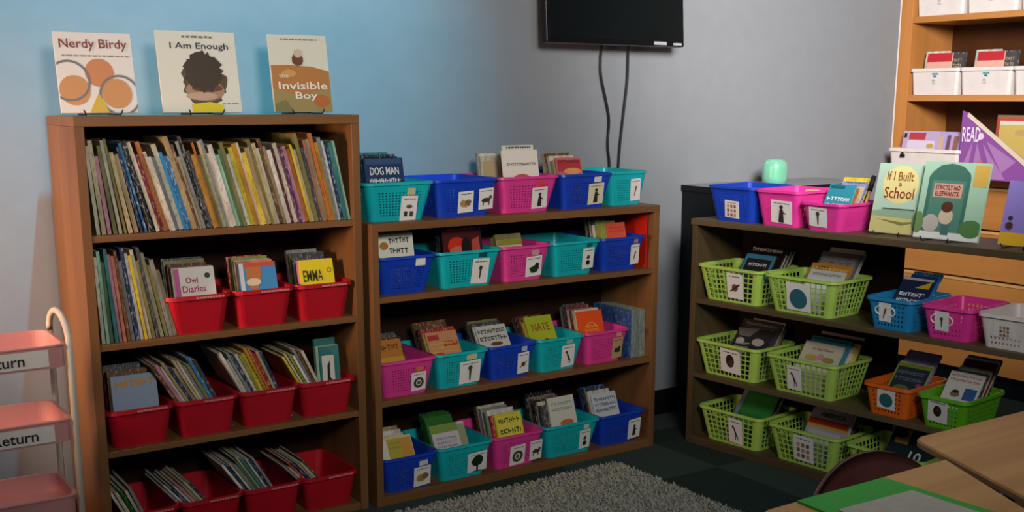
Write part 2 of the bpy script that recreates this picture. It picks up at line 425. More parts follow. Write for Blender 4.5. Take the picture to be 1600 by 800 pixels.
ICONS = {}
def icon(q, kind, cx, cz, s, P, seed=0):
    """small printed picture: P maps (a, b, layer) onto the card"""
    rr = random.Random(seed)
    def blob(x, z, r, col, ry=None, n=14, jag=.0):
        q.face([P(x + r * (1 + rr.uniform(-jag, jag)) * math.cos(2 * PI * k / n), z + (ry or r) * (1 + rr.uniform(-jag, jag)) * math.sin(2 * PI * k / n), 2) for k in range(n)], paint(col))
    def rect(x0, z0, x1, z1, col):
        q.face([P(x0, z0, 2), P(x1, z0, 2), P(x1, z1, 2), P(x0, z1, 2)], paint(col))
    if kind == 'tree':
        rect(cx - .06 * s, cz - .5 * s, cx + .06 * s, cz, '2a2018'); blob(cx, cz + .15 * s, .42 * s, '16301c', .34 * s, jag=.15); rect(cx - .3 * s, cz - .53 * s, cx + .3 * s, cz - .48 * s, '2a2018')
    elif kind == 'globe':
        blob(cx, cz, .46 * s, '2f6670', n=20)
    elif kind == 'portrait':
        blob(cx, cz + .1 * s, .26 * s, '2a201c', .36 * s); blob(cx + .04 * s, cz + .02 * s, .15 * s, '9a6a58', .22 * s)
    elif kind == 'animal':
        blob(cx, cz, .4 * s, '4a3c2c', .2 * s, jag=.2); rect(cx - .3 * s, cz - .4 * s, cx - .2 * s, cz, '4a3c2c'); rect(cx + .2 * s, cz - .4 * s, cx + .3 * s, cz, '4a3c2c'); blob(cx + .36 * s, cz + .2 * s, .14 * s, '6a5238')
    elif kind == 'giraffe':
        q.face([P(cx - .2 * s, cz + .45 * s, 2), P(cx - .1 * s, cz + .45 * s, 2), P(cx + .25 * s, cz - .3 * s, 2), P(cx + .05 * s, cz - .3 * s, 2)], paint('3a3028')); rect(cx, cz - .55 * s, cx + .05 * s, cz - .25 * s, '3a3028'); rect(cx + .2 * s, cz - .55 * s, cx + .25 * s, cz - .25 * s, '3a3028'); blob(cx - .2 * s, cz + .45 * s, .1 * s, '3a3028')
    elif kind == 'figure':
        blob(cx, cz + .34 * s, .12 * s, '3a2c26'); q.face([P(cx - .1 * s, cz + .22 * s, 2), P(cx - .2 * s, cz - .5 * s, 2), P(cx + .16 * s, cz - .5 * s, 2), P(cx + .12 * s, cz + .22 * s, 2)], paint('332a2a')); q.face([P(cx, cz + .15 * s, 2), P(cx + .3 * s, cz + .02 * s, 2), P(cx + .3 * s, cz - .05 * s, 2), P(cx, cz + .05 * s, 2)], paint('4a3830'))
    elif kind == 'ring':
        for k in range(16):
            a0, a1 = 2 * PI * k / 16, 2 * PI * (k + 1) / 16
            q.face([P(cx + f * s * math.cos(a), cz + f * s * math.sin(a), 2) for f, a in ((.44, a0), (.44, a1), (.24, a1), (.24, a0))], paint('4a4038'))
        blob(cx, cz, .16 * s, '6a5a4a', jag=.2)
    elif kind == 'food':
        blob(cx - .2 * s, cz, .26 * s, 'b08a4a', jag=.2); blob(cx + .2 * s, cz + .06 * s, .24 * s, '7a6a48', jag=.2); blob(cx + .02 * s, cz - .16 * s, .16 * s, 'c89a6a', jag=.2)
    elif kind == 'planet':
        blob(cx, cz, .24 * s, '7a4a2a', jag=.1); q.face([P(cx - .4 * s, cz - .25 * s, 2), P(cx - .36 * s, cz - .33 * s, 2), P(cx + .4 * s, cz + .2 * s, 2), P(cx + .36 * s, cz + .3 * s, 2)], paint('3a3a24'))
    elif kind == 'leaf':
        blob(cx, cz - .1 * s, .4 * s, '24361f', .24 * s, jag=.3); blob(cx + .25 * s, cz + .15 * s, .16 * s, '2c2420', jag=.3)
    elif kind == 'mark':
        q.face([P(cx - .08 * s, cz + .45 * s, 2), P(cx + .1 * s, cz + .45 * s, 2), P(cx + .05 * s, cz - .4 * s, 2), P(cx - .03 * s, cz - .4 * s, 2)], paint('4a4a40')); blob(cx, cz + .3 * s, .14 * s, '5a5a4c')
    elif kind == 'carrot':
        q.face([P(cx + .2 * s, cz + .5 * s, 2), P(cx - .12 * s, cz - .5 * s, 2), P(cx - .2 * s, cz - .45 * s, 2), P(cx - .04 * s, cz + .45 * s, 2)], paint('7a4422'))
    elif kind == 'grid':
        for i in range(3):
            for j in range(3): rect(cx + (i - 1.4) * .3 * s, cz + (j - 1.4) * .32 * s, cx + (i - .75) * .3 * s, cz + (j - .7) * .32 * s, ['b06a5a', '7a5a4a', 'c0907a'][(i + j) % 3])
    elif kind == 'pair':
        blob(cx, cz + .24 * s, .26 * s, '5a5248', .12 * s, jag=.25); rect(cx - .34 * s, cz - .45 * s, cx - .08 * s, cz - .1 * s, '3a3434'); rect(cx + .1 * s, cz - .45 * s, cx + .36 * s, cz - .1 * s, '4a4242')
    elif kind == 'pair2':
        blob(cx, cz + .22 * s, .18 * s, '4a3a30', jag=.2); blob(cx, cz - .28 * s, .24 * s, '24201c', jag=.2)

def card(parent, geo, cx, cz, cw, ch, kind, rot=0., color=PAPER, seed=0, tab=None, lines=1, handles=False):
    """paper label fixed on the sloping front face of a basket"""
    wt, dt, wb, db, h = geo
    th = math.atan2((dt - db) / 2, h)
    M0 = T((0, -db / 2 - .0006, 0)) @ Rx(th)     # leaning out towards the viewer
    cz = cz * h / math.cos(th); cx = cx * (wb + (wt - wb) * .5)
    c, s_ = math.cos(rot), math.sin(rot)
    def P(a, e, l):
        return M0 @ Vector((cx + a * c - e * s_, -.0012 - .0006 * l, cz + a * s_ + e * c))
    q = MB()
    q.face([P(-cw / 2, -ch / 2, 0), P(cw / 2, -ch / 2, 0), P(cw / 2, ch / 2, 0), P(-cw / 2, ch / 2, 0)], color)
    q.face([P(-cw / 2, ch / 2, -1.5), P(cw / 2, ch / 2, -1.5), P(cw / 2, -ch / 2, -1.5), P(-cw / 2, -ch / 2, -1.5)], color)
    if tab:
        q.face([P(-cw * .2, ch * .56, .2), P(cw * .3, ch * .56, .2), P(cw * .3, ch * .82, .2), P(-cw * .2, ch * .82, .2)], paint(tab))
    if handles:
        for sx in (-1, 1):
            pts = []
            for k in range(13):
                a = -PI / 2 + PI * k / 12; pts.append(P(sx * (cw * .42 + .016 * math.cos(a)), .004 + .014 * math.sin(a), 0))
            q.tube(pts, .0025, color, 6)
    cardo = q.build('label_card', parent); cardo['label'] = 'white paper picture label'
    k = MB()
    if kind: icon(k, kind, 0, -.06 * ch, min(cw, ch) * .8, P, seed)
    for i in range(lines):
        zz = ch * (.36 - .1 * i); x = -cw * .36
        rr = random.Random(seed + i)
        while x < cw * .34:
            l = rr.uniform(.06, .14) * cw; k.face([P(x, zz, 1), P(min(x + l, cw * .38), zz, 1), P(min(x + l, cw * .38), zz + ch * .035, 1), P(x, zz + ch * .035, 1)], INK); x += l + .03 * cw
    if k.f: k.build('label_picture', cardo)

REG = []
def put_basket(frame, x, d, z, kind, geo, colour, name, label, cat, group, cards=(), yaw=0., **kw):
    """x: centre of the front, d: depth of the front rim"""
    wt, dt, wb, db, h = geo
    key = (kind, geo, colour)
    body, rim = basket_meshes(key, *geo, mt=PL[colour], **kw)
    M = frame @ T((x, d, z)) @ Rz(yaw) @ T((0, dt / 2, 0))
    REG.append((frame, x, d, z, geo))
    r = empty(name, M); tag(r, label, cat, group)
    o = bpy.data.objects.new('body', body); C.objects.link(o); o.parent = r
    o = bpy.data.objects.new('rim', rim); C.objects.link(o); o.parent = r
    for i, c in enumerate(cards):
        card(r, geo, seed=abs(hash((round(x, 3), round(z, 3), i))) % 999 if False else int(x * 977 + z * 331 + i) % 999, **c)
    return r, M

# ------------------------------------------------------------------ books
ORD = ['', 'second', 'third', 'fourth', 'fifth', 'sixth', 'seventh', 'eighth', 'ninth', 'tenth', 'eleventh', 'twelfth', 'thirteenth', 'fourteenth', 'fifteenth', 'sixteenth']
def art_mesh(w, h, els, parent):
    q = MB(); lay = 0
    raw = q.face
    def clip_face(pts, mt, M=None):
        y0 = pts[0][1]; poly = [(p[0], p[2]) for p in pts]
        for ax, lim, sg in ((0, -w / 2 + .0006, 1), (0, w / 2 - .0006, -1), (1, .0006, 1), (1, h - .0006, -1)):
            out = []
            for i in range(len(poly)):
                p, r_ = poly[i - 1], poly[i]; a, c_ = (p[ax] - lim) * sg, (r_[ax] - lim) * sg
                if (a < 0) != (c_ < 0):
                    t = a / (a - c_); out.append((p[0] + (r_[0] - p[0]) * t, p[1] + (r_[1] - p[1]) * t))
                if c_ >= 0: out.append(r_)
            poly = out
            if not poly: return
        if len(poly) >= 3: raw([(x, y0, z_) for x, z_ in poly], mt)
    q.face = clip_face
    for e in els:
        lay += 1; y = -.0004 - .0002 * lay
        if e[0] == 'rect':
            _, x0, z0, x1, z1, c = e
            q.face([((x0 - .5) * w, y, z0 * h), ((x1 - .5) * w, y, z0 * h), ((x1 - .5) * w, y, z1 * h), ((x0 - .5) * w, y, z1 * h)], paint(c))
        elif e[0] == 'poly':
            q.face([((a - .5) * w, y, c_ * h) for a, c_ in e[1]], paint(e[2]))
        elif e[0] == 'disc':
            _, cx, cz, rr, c = e[:5]
            q.disc(((cx - .5) * w, y, cz * h), rr * w, paint(c), ry=(e[5] * w if len(e) > 5 else None), n=22)
        elif e[0] == 'fuzz':     # ragged round patch
            _, cx, cz, rr, c, sd = e; g = random.Random(sd); n = 46
            q.face([((cx - .5) * w + rr * w * (1 + (g.uniform(-.14, .1))) * math.cos(2 * PI * k / n), y, cz * h + rr * w * (1 + g.uniform(-.14, .1)) * math.sin(2 * PI * k / n)) for k in range(n)], paint(c))
        elif e[0] == 'ring':
            _, cx, cz, r0, r1, c = e; n = 28
            for k in range(n):
                a0, a1 = 2 * PI * k / n, 2 * PI * (k + 1) / n
                q.face([((cx - .5) * w + f * w * math.cos(a), y, cz * h + f * w * math.sin(a)) for f, a in ((r1, a0), (r1, a1), (r0, a1), (r0, a0))], paint(c))
        elif e[0] == 'lines':    # unreadable small print as dashes
            _, x0, x1, zt, n, hh, c = e; g = random.Random(int(x0 * 100 + zt * 1000))
            for i in range(n):
                zz = zt - i * hh * 1.6; x = x0
                while x < x1 - .02:
                    if hh < .045:
                        l = g.uniform(.03, .09); bars = [(0, 0, l, 1)]
                    else:        # blobby unreadable characters: a few thick strokes each
                        l = hh * h / w * g.uniform(.55, .8); k_ = l * .3; sh = g.randrange(4)
                        bars = [[(0, 0, k_, 1), (k_, .36, l, .62)], [(0, .1, l, .36), (0, .64, l, .9), (0, .36, k_, .64)], [(0, 0, k_, .9), (l - k_, .1, l, 1), (k_, .4, l - k_, .6)], [(l * .36, 0, l * .36 + k_, .8), (0, .72, l, 1)]][sh]
                    dz = g.uniform(-.06, .06) * hh
                    for a0, b0, a1, b1 in bars:
                        a1 = min(a1, x1 - x)
                        if a1 > a0: q.face([((a - .5) * w, y, c_ * h) for a, c_ in ((x + a0, zz + b0 * hh + dz), (x + a1, zz + b0 * hh + dz), (x + a1, zz + b1 * hh + dz), (x + a0, zz + b1 * hh + dz))], paint(c))
                    x += l + (.02 if hh < .045 else l * .22)
    if q.f: return q.build('cover_picture', parent)

def make_book(M, label, w, h, t, cn, els=(), texts=(), group=None, name='picture_book', pages=True, bulge=0., cat='book'):
    cm = cover(cn) if cn in COL else paint(cn)
    ct = min(.0018, t * .2)
    prof = [(w / 2, 0), (w / 2, ct), (-w / 2 + ct, ct), (-w / 2 + ct, t - ct), (w / 2, t - ct), (w / 2, t), (-w / 2, t), (-w / 2 - bulge, t * .5), (-w / 2, 0)]
    prof = prof if bulge else prof[:7] + prof[8:]
    q = MB(); n = len(prof)
    P = [(x, y, 0) for x, y in prof] + [(x, y, h) for x, y in prof]
    F = [(i, n + i, n + (i + 1) % n, (i + 1) % n) for i in range(n)]
    # caps in three quads
    if bulge: caps = [(0, 1, 2, 8), (2, 3, 6, 7, 8), (3, 4, 5, 6)]
    else: caps = [(0, 1, 2, 7), (2, 3, 6, 7), (3, 4, 5, 6)]
    F += [c for c in caps] + [tuple(n + k for k in reversed(c)) for c in caps]
    q.poly(P, F, cm)
    o = q.build(name, None, M); tag(o, label, cat, group)
    p = MB(); p.box((-w / 2 + ct, ct, .0015), (w / 2 - .0025, t - ct, h - .0025), PAGES); p.build('pages', o)
    if els: art_mesh(w, h, els, o)
    for s, cx, cz, tw, tht, c in texts:
        text_part(s, tw * w, tht * h, paint(c), o, T(((cx - .5) * w, -.0006 - .0002 * (len(els) + 1), cz * h)))
    return o

def auto_art(cn, sd):
    g = random.Random(sd)
    pal = ['d8d0b8', 'c04a3a', '3a6a9a', 'd8b83a', '3a3a3a', '6a8a4a', 'b87a4a', 'c8a0a8', '2a4a5a']
    e = []
    if g.random() < .6: e.append(('rect', .0, g.uniform(.0, .25), 1., g.uniform(.4, .6), g.choice(pal)))
    e.append(('rect', .1, .72, .9, .9, g.choice(pal)))
    e.append(('lines', .14, .86, .77, 1, .08, '2a2624'))
    for _ in range(3): e.append(('disc', g.uniform(.25, .75), g.uniform(.2, .62), g.uniform(.08, .2), g.choice(pal), g.uniform(.06, .18)))
    return e

NAMES = dict(darkgrey='dark grey', brightblue='bright blue', darkgreen='dark green')
def cname(c): return NAMES.get(c, c)

def row_spines(frame, x, d, z, specs, where, group, name='picture_book'):
    """books standing in a row with spines (or edges) forward, leaning to the left; specs: (colour, t, h, w, lean in degrees)"""
    prev = None; count = {}
    tot = {}
    for s in specs: tot[s[0]] = tot.get(s[0], 0) + 1
    for i, (cn, t, h, w, lean) in enumerate(specs):
        th = R(lean)
        if prev is not None:
            px, pt, ph, pth = prev
            x = px + pt * math.cos(pth) + pt * math.sin(pth) * math.tan(th)
            cz = pt * math.sin(pth) + ph * math.cos(pth); cx = px + pt * math.cos(pth) - ph * math.sin(pth)
            zt = min(cz, h * math.cos(th))
            f = (zt - pt * math.sin(pth)) / (ph * math.cos(pth)); xx = px + pt * math.cos(pth) - f * ph * math.sin(pth)
            x = max(x, xx + zt * math.tan(th)) + .0004
        k = count.get(cn, 0); count[cn] = k + 1
        pos = ('only' if tot[cn] == 1 else 'leftmost' if k == 0 else 'rightmost' if k == tot[cn] - 1 else ORD[k])
        lab = '%s %s-covered book %s' % (pos, cname(cn), ('from left ' if pos not in ('only', 'leftmost', 'rightmost') else '') + where)
        dd = d + rng.uniform(0, .008)
        M = frame @ T((x, dd, z)) @ Ry(-th) @ T((t, w / 2, 0)) @ Rz(PI / 2)
        make_book(M, lab, w, h, t, cn, group=group, name=name)
        prev = (x, t, h, th)
    return prev[0] + prev[1]

def stack_front(frame, d, z, specs, where, group, phi=14, yaw=0., name='picture_book'):
    """covers forward, front one first; specs: dict(u=(left,right), h, t, c, els, texts)"""
    th = R(phi); n = len(specs); dd = d + .004; reg = None
    uc = sum(sum(s['u']) for s in specs) / (2 * n)
    for fr, bx, bd, bz, geo in REG:
        if fr is frame and abs(bz - z) < .012 and abs(bx - uc) < geo[0] / 2: reg = (bx, bd, geo)
    if reg:      # keep every book inside the tapered walls
        dd = max(dd, reg[1] + (reg[2][1] - reg[2][3]) / 2 + .006)
        lim = reg[2][2] / 2 - .0065; room = reg[1] + (reg[2][1] + reg[2][3]) / 2 - .004 - dd - .6 * reg[2][4] * math.tan(th)
        tot = sum(s['t'] / math.cos(th) + .0008 for s in specs); kt = min(1., room / tot)
        for s in specs:
            s['t'] *= kt; a, e = s['u']; w_ = min(e - a, 2 * lim); c_ = min(max((a + e) / 2, reg[0] - lim + w_ / 2), reg[0] + lim - w_ / 2); s['u'] = (c_ - w_ / 2, c_ + w_ / 2)
    for i, s in enumerate(specs):
        pos = 'at the front' if i == 0 else ('at the back' if i == n - 1 else ORD[i] + ' from front')
        w = s['u'][1] - s['u'][0]; t = s['t']
        dd += t / math.cos(th) + .0008
        M = frame @ T(((s['u'][0] + s['u'][1]) / 2, dd, z)) @ Rx(-th) @ T((0, -t, 0))
        lab = s.get('lab') or '%s book %s %s' % (cname(s['c']) if s['c'] in COL else s['cn'], pos, where)
        make_book(M, lab, w, s['h'], t, s['c'], s.get('els') if 'els' in s else (auto_art(s['c'], int(w * 9999) + i) if i == 0 else ()), s.get('texts', ()), group=group, name=name)
    return dd

# ================================================================== TALL BOOKCASE
g0 = random.Random(5)
TOPC = ('cream beige pink olive cream olive beige tan navy blue black cream maroon orange cream white grey cream brightblue blue tan brown beige grey black darkgrey mustard '
        'orange olive beige grey cream white mint green olive white yellow mustard cream yellow tan olive beige cream brown tan white maroon cream purple pink orange yellow beige olive '
        'darkgrey salmon tan orange mustard grey white navy teal mint').split()
n = len(TOPC); specs = []
for i, c in enumerate(TOPC):
    f = i / (n - 1)
    lean = 4 + 12 * min(1, f / .18) if f < .18 else (16 - 2 * f if f < .8 else 14.4 - 14 * (f - .8))
    h = g0.uniform(.205, .25) + (.022 if i in (4, 5, 17, 20, 24, 30, 55, 59, 60, 61) else 0)
    specs.append((c, g0.uniform(.0075, .0145) * (1.0 if i % 3 else .8), min(h, .262), g0.uniform(.19, .24), lean))
# scale thickness so that the row fills the shelf
def row_len(sp): return sum(t / math.cos(R(l)) + .0004 for _, t, h, w, l in sp)
k = .689 / row_len(specs); specs = [(c, t * k, h, w, l) for c, t, h, w, l in specs]
row_spines(FA, .0435, .018, ZA[0], specs, 'on the top shelf of the tall bookcase', 'picture books packed on the top shelf')

LC = 'cream mint green teal pink salmon brown grey navy white yellow cream olive darkgrey beige olive grey tan'.split()
sp = []
for i, c in enumerate(LC):
    f = i / (len(LC) - 1)
    sp.append((c, g0.uniform(.008, .012), [.235, .25, .22, .255, .24][i % 5] - (.03 if i > 14 else 0) , g0.uniform(.18, .23), 2 + 10 * f))
k = .166 / row_len(sp); sp = [(c, t * k, h, w, l) for c, t, h, w, l in sp]
row_spines(FA, .0355, .015, ZA[1], sp, 'left of red bins, second shelf of tall bookcase', 'picture books left of the red bins')

GR = (.178, .262, .148, .232, .107)
RK = dict(corner=.022, ncx=1, ncy=1, nrow=1, bar=1, solid=True, rim=.005, drop=.009)
def red_bin(x, z, lab):
    r, M = put_basket(FA, x, .006, z, 'red', GR, 'red', 'red_bin', lab, 'bin', 'red plastic book bins', **RK)
    q = MB(); g = random.Random(int(x * 100)); xx = -.012
    while xx < .066:      # raised lettering on the lip, too small to read
        l = g.uniform(.004, .009); q.face([(xx, -GR[1] / 2 - .0068, .1 + .0005), (xx + l, -GR[1] / 2 - .0068, .1005), (xx + l, -GR[1] / 2 - .0068, .1055), (xx, -GR[1] / 2 - .0068, .1055)], mat('pale_lettering', 'd08a8a', .5)); xx += l + .002
    q.build('rim_lettering', r)
OB = ('leftmost', 'second', 'third', 'rightmost')
RX2 = (.305, .495, .684); RX = (.124, .312, .499, .686)
for i, x in enumerate(RX2): red_bin(x, ZA[1], ['left', 'middle', 'right'][i] + ' red bin of the three on second shelf of the tall bookcase')
for k, z in ((2, ZA[2]), (3, ZA[3])):
    for i, x in enumerate(RX):
        red_bin(x, z, '%s red bin%s on the %s shelf of the tall bookcase' % (OB[i], ' from left' if i in (1, 2) else '', ('third' if k == 2 else 'bottom')))

def S(c, u0, u1, h, t=.006, els=None, texts=(), lab=None, cn=None):
    d = dict(c=c, u=(u0, u1), h=h, t=t, texts=texts)
    if els is not None: d['els'] = els
    if lab: d['lab'] = lab
    if cn: d['cn'] = cn
    return d
def behind(n, cols, u0, u1, h, seed, dh=.012, du=-.004, t=.014):
    du *= .15
    g = random.Random(seed)
    return [S(cols[i % len(cols)], u0 + du * (i + 1) + g.uniform(-.004, .004), u1 + du * (i + 1) + g.uniform(-.004, .004), h + dh * g.uniform(-.6, 1) + .003 * i, g.uniform(.7, 1.3) * t) for i in range(n)]

# row 2 bins, covers forward
wh = 'in the %s red bin, second shelf of tall bookcase'
dB = .03
stack_front(FA, dB, ZA[1] + .004, [S('e4ddd0', .256, .372, .178, .006, [('rect', 0, 0, .13, 1, 'c85a92'), ('rect', .14, .5, .92, .512, '6a4a50'), ('disc', .48, .12, .14, 'b02a3a', .06), ('fuzz', .82, .86, .07, '3a3a34', 2), ('lines', .2, .88, .42, 1, .022, '8a7a78')],
            [('Owl', .42, .8, .3, .1, 'b03a62'), ('Diaries', .46, .66, .58, .11, 'b03a62')], cn='white pink-edged')] + behind(6, ['cream', 'brown', 'maroon', 'beige', 'olive', 'darkgrey'], .256, .37, .17, 1, du=-.005, t=.013), wh % 'left', 'books in the second shelf red bins', 14)
stack_front(FA, dB, ZA[1] + .004, [S('3f8cc4', .446, .558, .178, .006, [('rect', 0, 0, .12, 1, 'c8d2d8'), ('poly', [(.16, .98), (.6, .95), (.55, .7), (.4, .5), (.2, .62)], 'b8723a'), ('disc', .36, .68, .2, 'd8c8a8', .1), ('rect', .14, .93, .98, 1., 'c84a38'), ('disc', .76, .32, .16, 'c8603c', .14), ('poly', [(.12, .3), (.5, .42), (.8, .3), (.6, .1), (.12, .16)], '6ab0d8')], cn='sky blue')]
            + behind(6, ['grey', 'salmon', 'cream', 'lime', 'yellow', 'red'], .446, .556, .172, 2, du=-.005, t=.013), wh % 'middle', 'books in the second shelf red bins', 14)
stack_front(FA, dB, ZA[1] + .004, [S('e0cf22', .634, .742, .172, .006, [('disc', .72, .36, .2, '5a3020', .17), ('disc', .74, .3, .14, 'd8a488', .14), ('disc', .3, .42, .16, 'ece6a8', .06), ('ring', .86, .8, .05, .07, '6a5a20')], [('EMMA', .36, .72, .58, .2, '3a3418')], cn='bright yellow')]
            + behind(6, ['pink', 'grey', 'darkgrey', 'cream', 'olive', 'grey'], .634, .738, .17, 3, du=-.005, t=.013), wh % 'right', 'books in the second shelf red bins', 14)

# row 3 and 4 bins: thin books leaning left with their edges forward
def lean_bin(x, z, cols, lean, h, x0, where, seed, t=.0075, w=.17):
    g = random.Random(seed); m = len(cols)
    sp = [(c, t * g.uniform(.75, 1.25), h * g.uniform(.93, 1.06), w * g.uniform(.95, 1.1), lean - 7 * i / max(1, m - 1) * .6) for i, c in enumerate(cols)]
    row_spines(FA, x + x0, .036, z + .004, sp, where, 'thin books leaning in the lower red bins')
w3 = 'in the %s red bin, third shelf of tall bookcase'; w4 = 'in the %s red bin, bottom shelf of tall bookcase'
stack_front(FA, dB, ZA[2] + .004, [S('8fa0b4', .062, .187, .19, .006, [('rect', 0, 0, 1, .42, '8a9a58'), ('lines', .08, .9, .82, 1, .12, 'c88a2a'), ('lines', .1, .9, .4, 4, .06, 'c8b48a'), ('disc', .2, .3, .1, '5a7a34', .08)], cn='grey-blue')]
            + behind(5, ['tan', 'brown', 'cream', 'maroon', 'darkgrey'], .064, .184, .185, 4, du=-.004, t=.016), w3 % 'leftmost', 'books in the third shelf red bins', 10)
lean_bin(RX[1], ZA[2], 'brown pink white tan navy tan beige cream grey olive blue darkgrey'.split(), 30, .235, -.026, w3 % 'second', 5)
lean_bin(RX[2], ZA[2], 'white cream grey navy cream lime yellow mustard orange red beige navy'.split(), 27, .24, -.026, w3 % 'third', 6)
lean_bin(RX[3], ZA[2], 'yellow cream lime white grey brown cream'.split(), 29, .222, -.028, w3 % 'rightmost', 7, t=.0075)
stack_front(FA, .05, ZA[2] + .004, [S('teal', .7, .765, .195, .006, [('rect', .1, .1, .72, .86, 'd8d4c4'), ('poly', [(.3, .12), (.36, .7), (.5, .78), (.48, .5), (.66, .45), (.64, .12)], '22262a')], lab='teal book with a black silhouette in rightmost red bin, third shelf')]
            + behind(2, ['mint', 'teal'], .694, .762, .2, 8, du=.003), w3 % 'rightmost', 'books in the third shelf red bins', 6)
lean_bin(RX[0], ZA[3], 'white cream darkgreen cream grey'.split(), 26, .19, -.012, w4 % 'leftmost', 9)
lean_bin(RX[1], ZA[3], 'grey white navy cream pink tan cream darkgrey'.split(), 40, .195, -.012, w4 % 'second', 10, t=.0065)
lean_bin(RX[2], ZA[3], 'white navy cream grey green beige teal cream navy grey'.split(), 34, .225, -.022, w4 % 'third', 11)
lean_bin(RX[3], ZA[3], 'grey cream red navy tan cream brown'.split(), 42, .2, -.012, w4 % 'rightmost', 12, t=.0065)

# display books on top with wire stands
def stand(frame, x, d, z, lab, wd=.09, h=.1, phi=10):
    q = MB(); th = R(phi)
    for s in (-1, 1):
        xx = s * wd / 2
        q.tube(smooth_path([(xx + s * .006, -.036, .016), (xx, -.034, .004), (xx, -.016, .0035), (xx, .05, .0035), (xx * .8, .06, .012), (xx * .5, .008 + .012 + math.sin(th) * h, h)], 4), .002, WIRE, 6)
    q.tube([(-wd / 4, .02 + math.sin(th) * h, h), (wd / 4, .02 + math.sin(th) * h, h)], .002, WIRE, 6)
    q.tube([(-wd / 2, .05, .0035), (wd / 2, .05, .0035)], .002, WIRE, 6)
    return tag(q.build('book_stand', None, frame @ T((x, d, z)), smooth=True), lab, 'book stand', 'wire book stands')
def display(frame, x, d, z, w, h, t, c, els, texts, lab, phi=10, roll=0.):
    th = R(phi)
    M = frame @ T((x, d, z + .006)) @ Rx(-th) @ Ry(R(roll)) @ T((0, -t, 0))
    return make_book(M, lab, w, h, t, c, els, texts, group='display books standing on wire stands')
dd = .13
display(FA, .102, dd, HA, .2, .213, .008, 'e2dfda', [('disc', .54, .5, .19, 'c8865a'), ('disc', .2, .28, .2, 'c8925e', .2), ('disc', .74, .24, .2, 'c8925e', .2), ('ring', .14, .4, .245, .275, '77787a'), ('ring', .78, .22, .245, .275, '77787a'), ('poly', [(.36, .0), (.5, .25), (.62, .0)], 'd0b040'), ('lines', .08, .95, .7, 1, .018, '9a8f88')],
        [('Nerdy Birdy', .5, .845, .88, .15, '8a4030')], 'white picture book titled Nerdy Birdy standing on the tall bookcase')
stand(FA, .102, dd, HA, 'wire stand under the leftmost display book on the tall bookcase')
display(FA, .384, dd, HA, .226, .226, .008, 'd9dccf', [('fuzz', .55, .37, .29, '5a4a3a', 5), ('disc', .55, .27, .25, 'a08468', .13), ('disc', .58, .3, .2, '6a4630', .05), ('disc', .5, .2, .2, 'b8a088', .05), ('fuzz', .55, .5, .25, '41372b', 8), ('poly', [(.36, .0), (.36, .1), (.6, .13), (.76, .09), (.76, .0)], 'd8c824'), ('lines', .32, .7, .92, 1, .025, '7a7a74'), ('lines', .76, .96, .1, 1, .015, '9a9a90')],
        [('I Am Enough', .53, .81, .74, .1, '3c3c4a')], 'off-white picture book titled I Am Enough standing on the tall bookcase')
stand(FA, .384, dd, HA, 'wire stand under the middle display book on the tall bookcase')
display(FA, .69, dd, HA, .184, .226, .008, 'd5d8c8', [('poly', [(0, .0), (0, .6), (.3, .61), (.7, .59), (1, .53), (1, .0)], 'b07a44'), ('poly', [(0, .0), (0, .3), (.5, .2), (1, .34), (1, 0)], '9a8a58'), ('disc', .3, .5, .12, 'c89a5a', .06), ('disc', .82, .14, .14, 'b06a38', .1), ('fuzz', .47, .68, .1, '6a4630', 3), ('disc', .48, .76, .07, 'c8b8a0', .07), ('lines', .2, .84, .93, 1, .02, '8a8a80'), ('poly', [(0, .1), (.2, .16), (.3, .0), (0, 0)], '7a7a48')],
        [('the', .2, .47, .16, .055, 'd8d0b8'), ('Invisible', .52, .34, .84, .1, 'e6e4dc'), ('Boy', .56, .2, .38, .12, 'e6e4dc')], 'tan picture book titled the Invisible Boy standing on the tall bookcase')
stand(FA, .69, dd, HA, 'wire stand under the rightmost display book on the tall bookcase')

# ================================================================== LOW BOOKCASE
BK = dict(corner=.02, ncx=13, ncy=14, nrow=9, bar=.52, margin=(.014, .026), rim=.004, corner_solid=.07, drop=.006)
def gB(w, dt=.26): return (w, dt, round(w * .78, 4), .215, .117)
def bb(x, d, z, w, col, lab, cards, yaw=0., dt=.26):
    return put_basket(FB, x, d, z, 'b', gB(w, dt), col, 'book_basket', lab, 'basket', 'perforated book baskets', cards, yaw=yaw, **BK)
def cd(kind, cx=.2, cz=.42, w=.05, h=.06, rot=.05, **k): return dict(kind=kind, cx=cx, cz=cz, cw=w * 1.14, ch=h * 1.12, rot=rot, **k)
# on top
bb(.121, .03, HB, .236, 'teal', 'teal basket at left end on top of the low bookcase', [cd('pair', .16, .32, .05, .07, -.04, tab='c8b888')])
bb(.363, .03, HB, .24, 'blue', 'blue basket with two cards on top of the low bookcase', [cd('food', .0, .4, .05, .062, .05), cd('animal', .36, .46, .048, .062, .05)])
bb(.608, .03, HB, .24, 'pink', 'pink basket of white books on top of the low bookcase', [cd('figure', .22, .4, .054, .064, .06, tab='d84a4a')])
bb(.852, .03, HB, .225, 'blue', 'blue basket of reddish books on top of the low bookcase', [cd('figure', .22, .42, .058, .066, .05, color=mat('cream_card', 'dcd6b4', .7), tab='d8d8d8')])
bb(1.058, .055, HB, .176, 'teal', 'teal basket at right end on top of the low bookcase', [cd('carrot', .22, .46, .04, .07, .06)], dt=.24)
G = 'paperbacks in the low bookcase baskets'
def bw(s): return 'in the ' + s
NAVY = '22395e'
